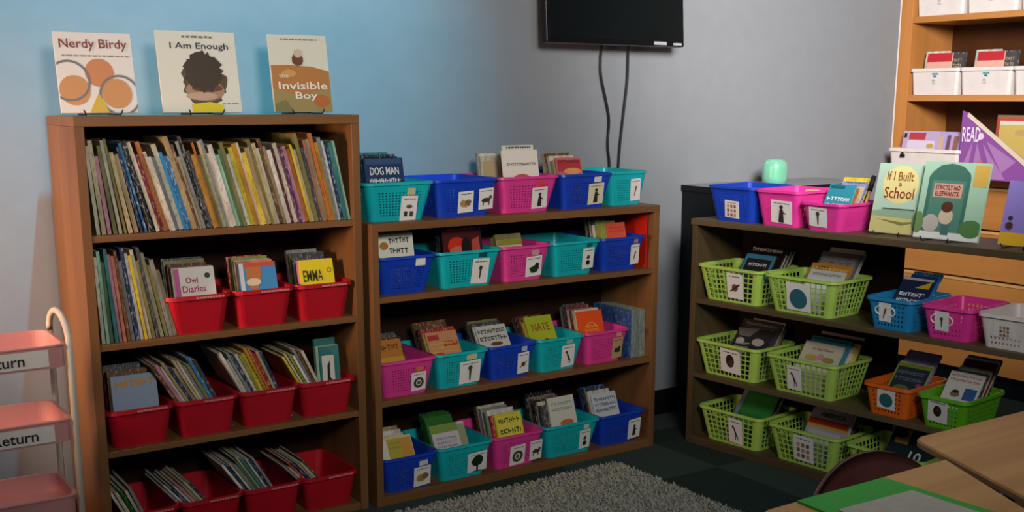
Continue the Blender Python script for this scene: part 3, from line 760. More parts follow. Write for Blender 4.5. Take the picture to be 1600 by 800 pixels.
stack_front(FB, .065, HB + .004, [S(NAVY, .03, .165, .188, .007, [('rect', .04, .9, .96, .99, '3a5078'), ('lines', .1, .9, .6, 2, .07, 'd8dcdc')], [('DOG MAN', .5, .79, .74, .13, 'eceae2')], cn='navy blue')]
            + behind(4, ['black', 'navy', 'darkgrey', 'teal'], .012, .13, .186, 21), 'in left-end teal basket on top of low bookcase', G, 12)
stack_front(FB, .065, HB + .004, [S('e2ddd0', .545, .688, .2, .008, [('disc', .5, .36, .4, 'c8503c', .34), ('disc', .48, .44, .16, 'c89a3a', .14), ('lines', .1, .92, .74, 1, .05, '6a6a60'), ('rect', 0, 0, 1, .3, 'b84a48')], cn='white orange-arched'),
            S('d8d6c8', .556, .68, .216, .008, cn='off-white', els=[('lines', .1, .9, .95, 1, .03, '5a5a50')])] , 'in white-book pink basket on top of low bookcase', G, 10)
stack_front(FB, .165, HB + .004, [S('cream', .48, .56, .178, .008, [('rect', .1, .5, .9, .9, 'b8a07a')]), S('white', .44, .54, .186, .008, [('rect', .12, .5, .9, .92, 'a88a5a')]), S('beige', .428, .53, .188, .008)], 'left in pink basket on top of low bookcase', G, 10)
stack_front(FB, .065, HB + .004, [S('c06a6a', .775, .885, .172, .008, [('rect', .05, .72, .95, .95, 'b03a40'), ('disc', .6, .72, .34, 'd89a6a', .1), ('lines', .08, .95, .88, 1, .07, '7a2a30')], cn='faded red')]
            + behind(4, ['tan', 'cream', 'brown', 'beige'], .762, .868, .168, 22, du=-.008), 'in reddish-book blue basket on top of low bookcase', G, 16)
# second row
z = ZB[0]
bb(.133, .012, z, .2, 'blue', 'blue basket at left end of the upper shelf of low bookcase', [cd(None, .25, .86, .03, .026, 0, lines=0)])
bb(.362, .012, z, .24, 'teal', 'left teal basket on the upper shelf of low bookcase', [cd('mark', .2, .42, .056, .075, -.03, tab='14504c')])
bb(.584, .012, z, .2, 'pink', 'pink basket on the upper shelf of low bookcase', [cd('leaf', .2, .4, .056, .062, .06, tab='c89aa0')])
bb(.795, .012, z, .208, 'teal', 'empty right teal basket on the upper shelf of low bookcase', [cd('pair2', .3, .48, .042, .066, .06, tab='0c5a5c')])
bb(1.003, .012, z, .2, 'blue', 'blue basket at right end of the upper shelf of low bookcase', [cd('carrot', .34, .46, .034, .066, .1, tab='b07a8a')])
stack_front(FB, .045, z + .004, [S('dcd8c8', .05, .175, .18, .007, [('disc', .16, .8, .12, 'a8742c', .1), ('disc', .8, .44, .14, 'c89a2c', .1), ('lines', .3, .9, .84, 1, .09, '2a2a2a'), ('lines', .3, .85, .66, 1, .09, '3a3a38'), ('disc', .78, .3, .1, '3a5a8a', .1)], cn='white')]
            + behind(2, ['olive', 'darkgrey'], .044, .166, .188, 23), 'in left-end blue basket, upper shelf of low bookcase', G, 10)
stack_front(FB, .045, z + .004, [S('4a1418', .295, .44, .19, .007, [('disc', .36, .66, .24, 'd0301c', .2), ('disc', .37, .58, .2, 'c86a4a', .1), ('poly', [(.72, .34), (.76, .75), (.95, .8), (.98, .34)], 'b04a3c'), ('disc', .6, .62, .13, '1a1212', .24), ('lines', .12, .9, .92, 1, .04, 'a85a5a'), ('poly', [(.4, .42), (.8, .5), (.8, .44), (.4, .38)], 'd8d4cc')], cn='dark red')]
            + behind(3, ['black', 'navy', 'black'], .31, .45, .182, 24, du=.008), 'in left teal basket, upper shelf of low bookcase', G, 10)
stack_front(FB, .05, z + .004, [S('c8b8a0', .5, .6, .132, .007, [('rect', 0, .86, 1, 1, '8a8a2c'), ('lines', .08, .92, .76, 1, .06, 'b04a6a')], cn='olive-topped')] + behind(2, ['olive', 'lime'], .5, .6, .14, 25), 'in pink basket, upper shelf of low bookcase', G, 14)
stack_front(FB, .045, z + .004, [S('d85a40', .985, .1 + .968, .162, .006, [('lines', .1, .9, .86, 2, .05, 'b83a2c')], cn='orange-red'), S('lime', .94, 1.03, .17, .006)] + behind(7, ['white', 'darkgrey', 'cream', 'black', 'brown', 'grey', 'black'], .925, 1.0, .16, 26, du=-.007, t=.006), 'in right-end blue basket, upper shelf of low bookcase', G, 14)
make_book(FB @ T((1.121, .03, z)) @ T((.004, .115, 0)) @ Rz(PI / 2) , 'tall bright red folder standing by right side, upper shelf of low bookcase', .23, .195, .004, 'c8200f', cat='folder', name='folder')
# third row
z = ZB[1]
bb(.131, .012, z, .196, 'pink', 'pink basket at left end of the middle shelf of low bookcase', [cd('ring', .22, .36, .046, .056, .05, tab='c8784a')])
bb(.331, .012, z, .2, 'teal', 'left teal basket on the middle shelf of low bookcase', [cd('mark', .18, .4, .07, .07, .04, tab='d0cc9a')])
bb(.532, .012, z, .196, 'blue', 'blue basket on the middle shelf of low bookcase', [cd('planet', .26, .42, .04, .068, .08, tab='b8c0d0')])
bb(.733, .012, z, .2, 'teal', 'right teal basket on the middle shelf of low bookcase', [cd('giraffe', .2, .42, .048, .072, .06, tab='9ac0a8')])
bb(.938, .012, z, .2, 'pink', 'pink basket at right end of the middle shelf of low bookcase', [cd('leaf', .3, .42, .04, .07, .06, color=mat('yellow_card', 'b89a6a', .7), tab='e09a8a')])
stack_front(FB, .05, z + .004, [S('b8742c', .048, .155, .178, .007, [('lines', .1, .9, .8, 1, .1, '6a4420'), ('rect', 0, .5, 1, .66, 'c89238')], cn='amber')] + behind(3, ['black', 'brown', 'darkgrey'], .05, .165, .176, 31), 'in left-end pink basket, middle shelf of low bookcase', G, 30)
stack_front(FB, .05, z + .004, [S('c88a60', .265, .385, .182, .007, [('rect', .05, .84, .4, .94, 'b03a2c'), ('rect', .5, .7, .95, .8, 'b8402c'), ('lines', .08, .92, .74, 3, .05, 'd8b050'), ('disc', .3, .55, .16, 'c04a2c', .08)], cn='red patterned'), S('lime', .225, .31, .18, .007)] + behind(3, ['red', 'black', 'brown'], .25, .38, .186, 32), 'in left teal basket, middle shelf of low bookcase', G, 30)
stack_front(FB, .05, z + .004, [S('c8c4b8', .466, .588, .182, .007, [('lines', .05, .95, .84, 2, .09, '3a3a38'), ('disc', .5, .48, .26, 'c08a90', .12), ('disc', .55, .62, .2, '6a4038', .06)], cn='black-lettered white'), S('white', .435, .53, .18, .007)] + behind(3, ['darkgrey', 'olive', 'black'], .44, .56, .18, 33), 'in blue basket, middle shelf of low bookcase', G, 32)
stack_front(FB, .05, z + .004, [S('a8b42c', .67, .785, .19, .01, [('lines', .1, .9, .42, 1, .05, '5a5a20'), ('disc', .6, .5, .1, '3a3a2a', .07)], [('NATE', .5, .78, .66, .15, '9a5a24')], cn='lime'), S('b88a3a', .63, .72, .17, .008, cn='mustard', els=[('disc', .4, .8, .3, 'd8c860', .1)])] + behind(3, ['brown', 'maroon', 'darkgrey'], .63, .75, .17, 34), 'in right teal basket, middle shelf of low bookcase', G, 30)
stack_front(FB, .05, z + .004, [S('e0521c', .868, .98, .18, .008, [('ring', .5, .6, .24, .27, 'e8a03a'), ('lines', .28, .72, .66, 2, .05, 'e8a03a')], cn='orange')] + behind(6, ['cream', 'brown', 'white', 'maroon', 'darkgrey', 'grey'], .855, .96, .176, 35, du=-.009), 'in right-end pink basket, middle shelf of low bookcase', G, 16)
COL['sage'] = '86958c'; SPOT['sage'] = 'a8b0a0'; COL['cobalt'] = '2c4f8a'; SPOT['cobalt'] = '8aa0c0'
row_spines(FB, 1.049, .03, z, [(c, .0135, .178 - .001 * i, .2, 0) for i, c in enumerate(['cobalt', 'sage', 'sage', 'sage', 'sage', 'sage'])], 'upright on middle shelf of low bookcase', 'matching hardback volumes', name='hardback_book')
# bottom row
z = ZB[2]
bb(.128, .004, z, .196, 'blue', 'blue basket at left end of the bottom shelf of low bookcase', [cd('food', .26, .34, .054, .062, .06, tab='d8d4d0')])
bb(.336, .004, z, .21, 'teal', 'teal basket with a tree card on the bottom shelf', [cd('tree', .26, .42, .066, .064, .06)])
bb(.55, .004, z, .206, 'pink', 'pink basket with two cards on the bottom shelf', [cd('ring', .0, .36, .054, .066, .05), cd('animal', .42, .4, .044, .066, .05)])
bb(.782, .004, z, .24, 'teal', 'right teal basket on the bottom shelf of low bookcase', [cd('pair2', .28, .42, .042, .064, .06, tab='d0d0c8')])
bb(1.012, .004, z, .206, 'blue', 'blue basket at right end of the bottom shelf of low bookcase', [cd('figure', .34, .42, .05, .07, .08)])
stack_front(FB, .04, z + .004, [S('d0c090', .05, .182, .165, .007, [('rect', .02, .3, .3, .95, 'd8d0c0'), ('rect', .3, .5, .68, .96, 'b8a83c'), ('rect', .66, .45, .98, .95, 'c8943c'), ('disc', .5, .5, .12, '5a4a3a', .08), ('lines', .34, .66, .84, 2, .06, '8a8a50')], cn='pale yellow')] + behind(4, ['cream', 'white', 'tan', 'olive'], .036, .15, .168, 41, du=-.002), 'in left-end blue basket, bottom shelf of low bookcase', G, 28)
stack_front(FB, .04, z + .004, [S('c8c0c4', .268, .4, .175, .007, [('rect', 0, .84, .8, 1, '7a9a44'), ('lines', .08, .7, .7, 3, .05, '8a8288'), ('rect', .78, .5, 1, .95, '9a9a78')], cn='pale lilac green-topped'), S('2a6a24', .255, .36, .2, .012, cn='green', els=()), S('24581e', .245, .35, .206, .012, cn='deep green', els=()), S('darkgreen', .24, .34, .21, .01)], 'in tree-card teal basket, bottom shelf of low bookcase', G, 28)
stack_front(FB, .04, z + .004, [S('d0c02c', .512, .622, .172, .008, [('rect', .06, .46, .94, .94, 'd8cc4a'), ('lines', .12, .9, .8, 1, .11, '3a4a30'), ('lines', .12, .9, .58, 1, .11, '3a4a30')], cn='yellow')] + behind(7, ['red', 'white', 'green', 'grey', 'cream', 'darkgrey', 'brown'], .5, .61, .17, 42, du=-.009), 'in two-card pink basket, bottom shelf of low bookcase', G, 20)
stack_front(FB, .04, z + .004, [S('cfcabc', .74, .855, .195, .008, [('disc', .6, .5, .26, 'b8703a', .12), ('disc', .6, .4, .16, '8a4a30', .1), ('lines', .1, .9, .84, 2, .06, '8a9a8a')], cn='white fox-coloured')] + behind(6, ['darkgrey', 'cream', 'black', 'brown', 'grey', 'black'], .715, .83, .175, 43, du=-.009), 'in right teal basket, bottom shelf of low bookcase', G, 18)
stack_front(FB, .04, z + .004, [S('c4c8cc', .945, 1.06, .18, .008, [('lines', .08, .92, .84, 3, .07, '5a6068'), ('disc', .7, .42, .16, '2a2a4a', .1)], cn='pale grey')] + behind(4, ['cream', 'brown', 'navy', 'navy'], .93, 1.03, .18, 44, du=-.007), 'in right-end blue basket, bottom shelf of low bookcase', G, 22)

# ================================================================== DARK SHELF UNIT
GC = (.28, .225, .232, .178, .126)
CK = dict(corner=.02, ncx=10, ncy=8, nrow=6, bar=.2, margin=(.006, .010), rim=.005, corner_solid=.03, drop=.007)
GS = (.16, .235, .132, .2, .1)
SK = dict(corner=.018, ncx=8, ncy=11, nrow=5, bar=.5, margin=(.008, .016), rim=.005, corner_solid=.04, drop=.008)
def cb(x, d, z, lab, cards, **k): return put_basket(FC, x, d, z, 'c', GC, 'lime', 'lattice_basket', lab, 'basket', 'lime lattice baskets', cards, **CK)
def sb(x, d, z, col, lab, cards, rows=None):
    return put_basket(FC, x, d, z, 's%s' % (rows is not None), GS, col, 'slotted_basket', lab, 'basket', 'small slotted baskets', cards, rows=rows, **SK)
def tb(x, d, z, w, h, col, lab, cards):
    g = (w, .235, round(w * .8, 4), .195, h); k = dict(BK); 
    return put_basket(FC, x, d, z, 't', g, col, 'book_basket', lab, 'basket', 'baskets on the dark shelf unit top', cards, **k)
tb(.162, .012, HC, .205, .122, 'blue', 'blue basket at far left on top of the dark shelf unit', [cd('grid', -.0, .36, .055, .055, -.06)])
tb(.358, .012, HC, .182, .12, 'hotpink', 'middle pink basket on top of the dark shelf unit', [cd('figure', .1, .42, .075, .07, -.04)])
tb(.54, .006, HC, .16, .09, 'hotpink', 'right pink basket of books on top of the dark shelf unit', [cd('mark', -.1, .5, .06, .058, -.05)])
G2 = 'books in the dark shelf unit baskets'
stack_front(FC, .15, HC + .004, [S('d8c89a', .33, .42, .125, .006, [('rect', .05, .8, .95, .98, 'd8a050')], cn='cream')] , 'in middle pink basket on top of dark shelf unit', G2, 30)
stack_front(FC, .05, HC + .004, [S('3a8ca0', .485, .585, .16, .007, [('rect', 0, 0, 1, 1, '2f8a9c'), ('lines', .08, .92, .62, 2, .09, 'd8e0e0'), ('rect', .06, .9, .6, .97, '1c5a6a')], cn='teal white-lettered'),
            S('orange', .5, .592, .15, .006), S('beige', .506, .598, .15, .006), S('cream', .51, .602, .155, .006), S('lavender', .515, .607, .165, .006), S('blue', .515, .607, .17, .006), S('yellow', .5, .6, .185, .006)], 'in right pink basket on top of dark shelf unit', G2, 30)
# marker pen standing in that basket
q = MB(); p0 = Vector((.602, .135, HC + .012)); p1 = Vector((.604, .205, HC + .175)); q.tube([p0, p0.lerp(p1, .7)], .005, mat('tan_handle', 'b09068', .5), 8); q.tube([p0.lerp(p1, .7), p1], .0085, CABLE, 8)
tag(q.build('marker_brush', None, FC.copy(), smooth=True), 'black-tipped brush with tan handle in the right pink basket', 'brush')
# mint cup standing on the black bookcase behind
q = MB(); prof = [(0, .098), (.022, .098), (.038, .094), (.047, .083), (.05, .066), (.05, .025), (.049, 0), (.045, 0), (.046, .066), (.034, .088), (0, .093)]
nn = 20; P = []; F = []
for rr_, zz_ in prof:
    for k in range(nn): P.append((rr_ * math.cos(2 * PI * k / nn), rr_ * math.sin(2 * PI * k / nn), zz_))
for i in range(len(prof) - 1):
    for k in range(nn): F.append((i * nn + k, i * nn + (k + 1) % nn, (i + 1) * nn + (k + 1) % nn, (i + 1) * nn + k))
q.poly(P, F, MINT); tag(q.build('plastic_cup', None, T((3.455, 3.2, .9335)), smooth=True), 'mint green upturned plastic cup standing on the black bookcase', 'cup')

# display books leaning on top
display(FC, .768, .085, HC, .185, .222, .008, 'a9c4b0', [('rect', 0, 0, 1, .32, 'c0b878'), ('disc', .46, .7, .34, 'd8cc8a', .33), ('poly', [(0, .3), (.3, .36), (.7, .33), (1, .38), (1, .22), (0, .24)], '8aa488'), ('poly', [(.1, .2), (.6, .12), (.95, .2), (.6, .17)], '7a7a40'), ('rect', .2, .34, .8, .36, '4a5a58'), ('disc', .9, .2, .12, '6a8a58', .2)],
        [('If I Built', .44, .82, .5, .13, '8a5028'), ('a', .46, .7, .06, .05, '8a5028'), ('School', .46, .58, .56, .16, '8a3a24')], 'pale green picture book titled If I Built a School on the dark shelf unit', 12)
stand(FC, .755, .085, HC, 'left wire stand on the dark shelf unit top', .08)
display(FC, .953, .058, HC, .21, .236, .008, '9cc0a6', [('poly', [(.1, .1), (.1, .8), (.14, .86), (.25, .95), (.42, .98), (.6, .95), (.72, .86), (.74, .8), (.74, .1)], '3d6a5c'), ('poly', [(.16, .1), (.16, .76), (.68, .76), (.68, .1)], '4f7d6c'), ('rect', .2, .54, .64, .72, 'c89a8a'), ('rect', .78, .7, 1, .97, 'c8a04a'), ('rect', 0, 0, 1, .09, 'd8dcd4'), ('disc', .86, .16, .17, '4f7a44', .13), ('disc', .24, .2, .13, 'b4aca4', .13), ('disc', .46, .3, .11, 'c8b49a', .12), ('disc', .46, .42, .09, '5a2c20', .08), ('rect', .42, .06, .54, .2, '4a6a68'), ('disc', .05, .2, .08, '6a8a50', .16)],
        [('STRICTLY NO', .42, .67, .38, .06, '7a2c22'), ('ELEPHANTS', .42, .59, .36, .06, '7a2c22')], 'green picture book with arched door and pink sign on the dark shelf unit', 12)
stand(FC, .935, .058, HC, 'right wire stand on the dark shelf unit top', .08)
display(FC, 1.17, .075, HC, .12, .19, .008, '8a78c0', [('rect', 0, 0, 1, .2, 'd8a828'), ('fuzz', .2, .3, .1, '4a2c2a', 4), ('disc', .2, .42, .06, '3a2420')], [], 'purple picture book with yellow base at right end of dark shelf unit top', 14)
stand(FC, 1.17, .075, HC, 'rightmost wire stand on the dark shelf unit top', .06)

# lattice baskets
cb(.165, .012, ZC[0], 'lime lattice basket at left of the upper shelf, planet card', [cd('planet', .1, .5, .062, .084, -.03)])
cb(.468, .008, ZC[0], 'lime lattice basket right on the upper shelf, dark circle card', [cd('globe', -.02, .48, .084, .088, -.02, lines=0)])
cb(.168, .012, ZC[1], 'lime lattice basket at left of the middle shelf, portrait card', [cd('portrait', .06, .52, .078, .08, -.05)])
cb(.49, .006, ZC[1], 'lime lattice basket right on the middle shelf, giraffe card', [cd('giraffe', -.1, .46, .05, .078, -.04)])
cb(.2, .004, ZC[2], 'lime lattice basket at left of the bottom shelf, giraffe card', [cd('giraffe', .1, .46, .054, .086, -.06)])
cb(.515, .004, ZC[2], 'lime lattice basket in the middle of bottom shelf, landscape card', [cd('grid', .02, .5, .07, .084, -.04)])
cb(.83, .004, ZC[2], 'lime lattice basket at right of bottom shelf, behind chair', [])
TAGK = dict(handles=True, lines=0)
z = ZC[0]
sb(.806, .012, z, 'sky', 'sky blue slotted basket with white tag on the upper shelf', [cd('carrot', -.1, .56, .038, .055, -.03, **TAGK)])
sb(.998, .012, z, 'hotpink', 'empty pink slotted basket with white tag on the upper shelf', [cd('mark', -.1, .56, .04, .055, -.03, **TAGK)])
sb(1.18, .012, z, 'cream', 'white slotted basket at right of the upper shelf', [cd('grid', .0, .58, .06, .04, -.02, lines=0)], rows=(0, 1))
z = ZC[1]
sb(.82, .006, z, 'orange', 'orange slotted basket with globe card on the middle shelf', [cd('globe', -.0, .58, .056, .062, -.06, lines=0)])
sb(1.012, .004, z, 'green', 'bright green slotted basket with portrait card on the middle shelf', [cd('portrait', -.1, .56, .056, .066, -.06)])
K = .04
z = ZC[0] + .004
stack_front(FC, .06, z, [S('20242a', .118, .25, .19, .006, [('rect', 0, .9, 1, 1, '3f7c9c'), ('rect', 0, 0, .09, 1, '3f7c9c'), ('rect', .91, 0, 1, 1, '3f7c9c'), ('lines', .2, .8, .74, 1, .07, 'd8d4cc'), ('poly', [(.4, .55), (.85, .7), (.85, .55), (.5, .5)], 'b02a2c')], cn='blue-framed black'),
            S('111214', .11, .275, .225, .006, [('lines', .1, .9, .9, 1, .06, 'c8c4bc')], cn='white-lettered black')] + behind(3, ['black', 'darkgrey', 'black'], .14, .27, .2, 51, du=.004), 'in planet-card lime basket of dark shelf unit', G2, 36)
stack_front(FC, .045, z, [S('c8c8c4', .418, .558, .165, .006, [('lines', .1, .9, .86, 1, .06, '7a7a78')], cn='white'), S('b8802c', .408, .565, .188, .006, [('disc', .3, .9, .2, '6a3a1c', .05), ('lines', .05, .95, .88, 2, .04, 'd8b04a')], cn='orange and yellow'),
            S('6a6a68', .43, .585, .235, .006, [('rect', .06, .6, .94, .92, '8a8a88'), ('rect', .1, .66, .46, .88, '9a9a96'), ('rect', .52, .66, .9, .88, '9a9a96'), ('lines', .13, .44, .8, 2, .05, '8a3038'), ('lines', .55, .87, .8, 2, .05, '8a3038')], cn='grey red-lettered')]
            + [S('bcb8b0', .47, .605, .25, .008, [('disc', .85, .86, .07, '1a1a1a', .06)], cn='tall white'), S('cream', .48, .6, .24, .008)], 'in circle-card lime basket of dark shelf unit', G2, 36)
z = ZC[1] + .004
stack_front(FC, .05, z, [S('2a2a2c', .098, .255, .2, .006, [('disc', .7, .72, .17, 'a8a4a0', .1), ('disc', .2, .7, .12, 'b0aca8', .08), ('poly', [(0, .95), (.6, 1), (.4, .8), (.1, .8)], '6a6866'), ('lines', .1, .5, .62, 3, .05, 'b8b4b0')], cn='black and white photo'),
            S('3a3a3c', .095, .27, .23, .006, [('lines', .1, .9, .9, 2, .05, '8a8884')], cn='charcoal'), S('8a8884', .13, .275, .235, .007, cn='grey', els=()), S('olive', .16, .28, .21, .007), S('black', .15, .285, .23, .007)], 'in portrait-card lime basket of dark shelf unit', G2, 38)
stack_front(FC, .045, z, [S('c2bda8', .405, .56, .188, .007, [('disc', .3, .68, .16, 'b8a048', .08), ('disc', .74, .68, .16, '9a8a3c', .07), ('lines', .25, .8, .84, 1, .05, 'a04a3c'), ('disc', .52, .72, .09, 'c88a90', .08)], cn='cream'), S('3a8090', .415, .575, .21, .007, [('lines', .05, .95, .94, 1, .03, '1c4a58')], cn='teal-blue'),
            S('cream', .47, .59, .19, .008), S('yellow', .5, .6, .2, .008), S('16181a', .43, .605, .225, .007, [('rect', .0, .95, 1, 1, 'b0a8a0')], cn='black')], 'in right giraffe-card lime basket, dark unit middle shelf', G2, 36)
z = ZC[2] + .004
stack_front(FC, .05, z, [S('226a2c', .15, .29, .205, .006, [('rect', .05, .4, .95, .95, '2c7a34'), ('disc', .4, .4, .24, '4a8a3a', .06)], cn='leaf green'), S('6a8090', .125, .27, .205, .006, cn='blue-grey', els=()), S('darkgrey', .16, .3, .21, .007)], 'in left giraffe-card lime basket, dark unit bottom shelf', G2, 38)
stack_front(FC, .04, z, [S('9a9aa0', .455, .615, .2, .006, [('rect', .0, .7, 1, .82, 'a83424'), ('rect', 0, .66, 1, .71, 'c8902c'), ('lines', .1, .9, .5, 2, .04, 'c8c4c0'), ('rect', .1, .36, .9, .6, 'b0aeae')], [('AMERICA', .55, .91, .62, .09, '2a2a40')], cn='grey red-banded'), S('cream', .46, .62, .2, .007), S('black', .47, .63, .215, .007), S('darkgrey', .475, .635, .22, .007)], 'in landscape-card lime basket of dark shelf unit', G2, 34)
stack_front(FC, .02, z + .004, [S('16282a', .775, .94, .225, .007, [('rect', .1, .66, .4, .88, 'a8843a'), ('disc', .2, .82, .14, '101414', .1), ('rect', .3, .9, .75, 1., '4a5a4a')], [('10', .64, .5, .26, .16, 'd8dcd8')], cn='dark green')], 'in bottom right lime basket of dark shelf unit', G2, 37)
# small baskets
z = ZC[0] + .004
stack_front(FC, .05, z, [S('1c2a4a', .752, .86, .19, .005, [('lines', .1, .9, .62, 2, .08, 'd8d8cc'), ('poly', [(.5, .8), (.95, .95), (.95, .8)], 'c8a82c'), ('rect', 0, .95, 1, 1, 'b8b8b8')], cn='dark navy'), S('2a3a6a', .77, .862, .2, .005, [('lines', .2, .9, .8, 2, .06, 'd8c040')], cn='indigo'), S('brightblue', .766, .864, .2, .006), S('blue', .766, .866, .21, .006)], 'in sky blue slotted basket of dark shelf unit', G2, 42)
z = ZC[1] + .004
stack_front(FC, .045, z, [S('8a9434', .76, .885, .185, .004, [('rect', .06, .0, 1, .93, '2a3038'), ('lines', .1, .9, .78, 2, .08, '5a6a7a'), ('disc', .85, .6, .08, 'a03a7a', .06), ('disc', .4, .5, .22, '5a6a34', .1)], cn='olive-edged dark'), S('white', .765, .888, .19, .005), S('lavender', .776, .89, .225, .006), S('lavender', .776, .892, .23, .006)], 'in orange slotted basket of dark shelf unit', G2, 42)
stack_front(FC, .04, z, [S('d4d2cc', .953, 1.065, .185, .006, [('lines', .06, .94, .9, 2, .05, 'b06a50'), ('rect', .6, .5, .95, .72, '3a5a9a'), ('disc', .36, .58, .14, '8a6a50', .09), ('disc', .36, .63, .1, '2a2420', .05)], cn='white'), S('darkgrey', .965, 1.07, .19, .008), S('cream', .965, 1.07, .2, .008), S('6a2030', .965, 1.072, .225, .008, cn='wine red', els=()), S('white', .966, 1.074, .23, .008), S('black', .966, 1.076, .235, .008)], 'in bright green slotted basket of dark shelf unit', G2, 38)

# ================================================================== OAK WALL UNIT CONTENTS
GW = (.24, .25, .226, .235, .112)
WK = dict(corner=.014, ncx=1, ncy=1, nrow=1, bar=1, solid=True, rim=.006, drop=.012)
def white_bin(x, d, z, lab, geo=GW, mark=True):
    r, M = put_basket(FT, x, d, z, 'w', geo, 'white', 'white_bin', lab, 'bin', 'white plastic bins', **WK)
    if mark:
        q = MB(); y = -geo[1] / 2 + .0005
        for dx, dz, c in ((-.012, .09, '4a9aa0'), (.004, .09, '4a9aa0'), (-.005, .08, '3a7a8a'), (-.012, .062, 'b0aaa8'), (-.01, .05, 'b8b2b0')):
            th = math.atan2((geo[1] - geo[3]) / 2, geo[4]); yy = -geo[3] / 2 - math.tan(th) * dz - .0015
            q.face([(dx, yy, dz - .004), (dx + .018, yy, dz - .004), (dx + .014, yy, dz + .004), (dx + .002, yy, dz + .004)], paint(c))
        q.build('printed_mark', r)
ZT = (1.627, 1.288, .94)
XT = (.2, .449, .698, .947)
for k, x in enumerate(XT):
    white_bin(x, .006, ZT[0], '%s white bin on the upper visible shelf of the oak wall unit' % ('leftmost', 'second', 'third', 'fourth')[k])
    white_bin(x, .006, ZT[1], '%s white bin under red-topped magazines on the oak wall unit' % ('leftmost', 'second', 'third', 'fourth')[k])
G3 = 'magazines in the oak wall unit bins'
for k, x in enumerate(XT[:3]):
    pn = ('leftmost', 'second', 'third')[k]
    stack_front(FT, .03, ZT[1] + .004, [S('d8b4a8', x - .075, x + .05, .178, .006, [('rect', .0, .78, 1, 1, 'b82a34'), ('rect', .02, .4, .98, .77, 'd8a898')], cn='red-topped pink'), S('white', x - .09, x + .03, .186, .006), S('4a4448', x - .02, x + .1, .172, .006, [('lines', .1, .9, .8, 3, .08, 'a89a7a')], cn='dark patterned'), S('darkgrey', x - .01, x + .105, .18, .006), S('grey', x - .1, x + .09, .175, .006)], 'in %s middle-shelf white bin of oak wall unit' % pn, G3, 8)
# counter level
GL = (.35, .22, .33, .2, .115)
white_bin(.265, -.125, ZT[2], 'wide white bin on the oak wall unit counter', GL, False)
q = MB(); q.box((.155, -.132, ZT[2] + .078), (.175, -.124, ZT[2] + .092), WIRE); q.box((.16, -.131, ZT[2] + .09), (.17, -.127, ZT[2] + .1), WIRE)
tag(q.build('binder_clip', None, FT.copy()), 'black binder clip on the wide white bin', 'clip')
stack_front(FT, -.1, ZT[2] + .004, [S('b4a0c4', .115, .3, .19, .006, [('rect', .16, .8, .62, .96, 'b03a40'), ('rect', .14, .5, .9, .78, 'cfc4dc'), ('disc', .78, .66, .1, 'b89a48', .06), ('rect', .02, .84, .1, .94, '2a2028')], cn='lilac red-topped'), S('a89acc', .22, .41, .19, .006, [('rect', .2, .5, .3, .86, '8a5a48'), ('rect', .4, .5, .5, .9, 'c8a87a'), ('rect', .6, .5, .7, .92, '6a4a5a'), ('rect', .78, .5, .9, .9, '8a5a50')], cn='lavender figures'), S('lavender', .14, .4, .18, .006)], 'in wide white bin on oak counter', G3, 12)
# triangular READ card
tri = [(.44, .94), (.44, 1.222), (.47, 1.213), (.80, .985), (.80, .94)]
q = MB(); M = FT @ T((0, -.11, 0)); yF, yB = -.004, 0
q.poly([(x, yF, z_) for x, z_ in tri] + [(x, yB, z_) for x, z_ in tri], [(4, 3, 2, 1, 0), (5, 6, 7, 8, 9)] + [(i, (i + 1) % 5, 5 + (i + 1) % 5, 5 + i) for i in range(5)], paint('8a4f9a'))
o = q.build('display_card', None, M); tag(o, 'purple triangular card lettered READ on the oak wall unit counter', 'card')
q = MB(); yy = -.0048
q.face([(.47, yy, 1.215), (.462, yy, 1.2), (.79, yy, .968), (.80, yy, .985)], paint('d8c8b0'))
for p in ([(.5, 1.1), (.46, 1.0), (.485, .985)], [(.56, 1.1), (.7, 1.02), (.64, .97)], [(.52, 1.09), (.5, .945), (.57, .945)], [(.545, 1.09), (.66, .945), (.6, .945)]):
    q.face([(x, yy, z_) for x, z_ in p], paint('a678b0'))
q.disc((.535, yy - .0003, 1.118), .014, paint('d8c8e0')); q.disc((.54, yy - .0004, .985), .02, paint('c06a4a'), ry=.035)
q.build('printed_rays', o)
text_part('READ', .085, .06, paint('e8dcea'), o, T((.49, yy - .0012, 1.125)))
yb = FT @ T((0, 0, 0))
stack_front(FT, .01, ZT[2], [S('c8b060', .52, .78, .24, .012, [('rect', 0, .93, 1, 1, 'd8d0c0'), ('disc', .4, .8, .12, 'b8a068', .05)], cn='yellow', lab='yellow book standing behind the purple triangular card'), S('b84a40', .5, .78, .252, .01, cn='red', els=(), lab='red book behind the yellow book on the oak counter'), S('8a6a50', .49, .78, .264, .01, cn='brown', els=(), lab='brown book at the back of the oak counter stack')], '', 'books on the oak counter', 5)

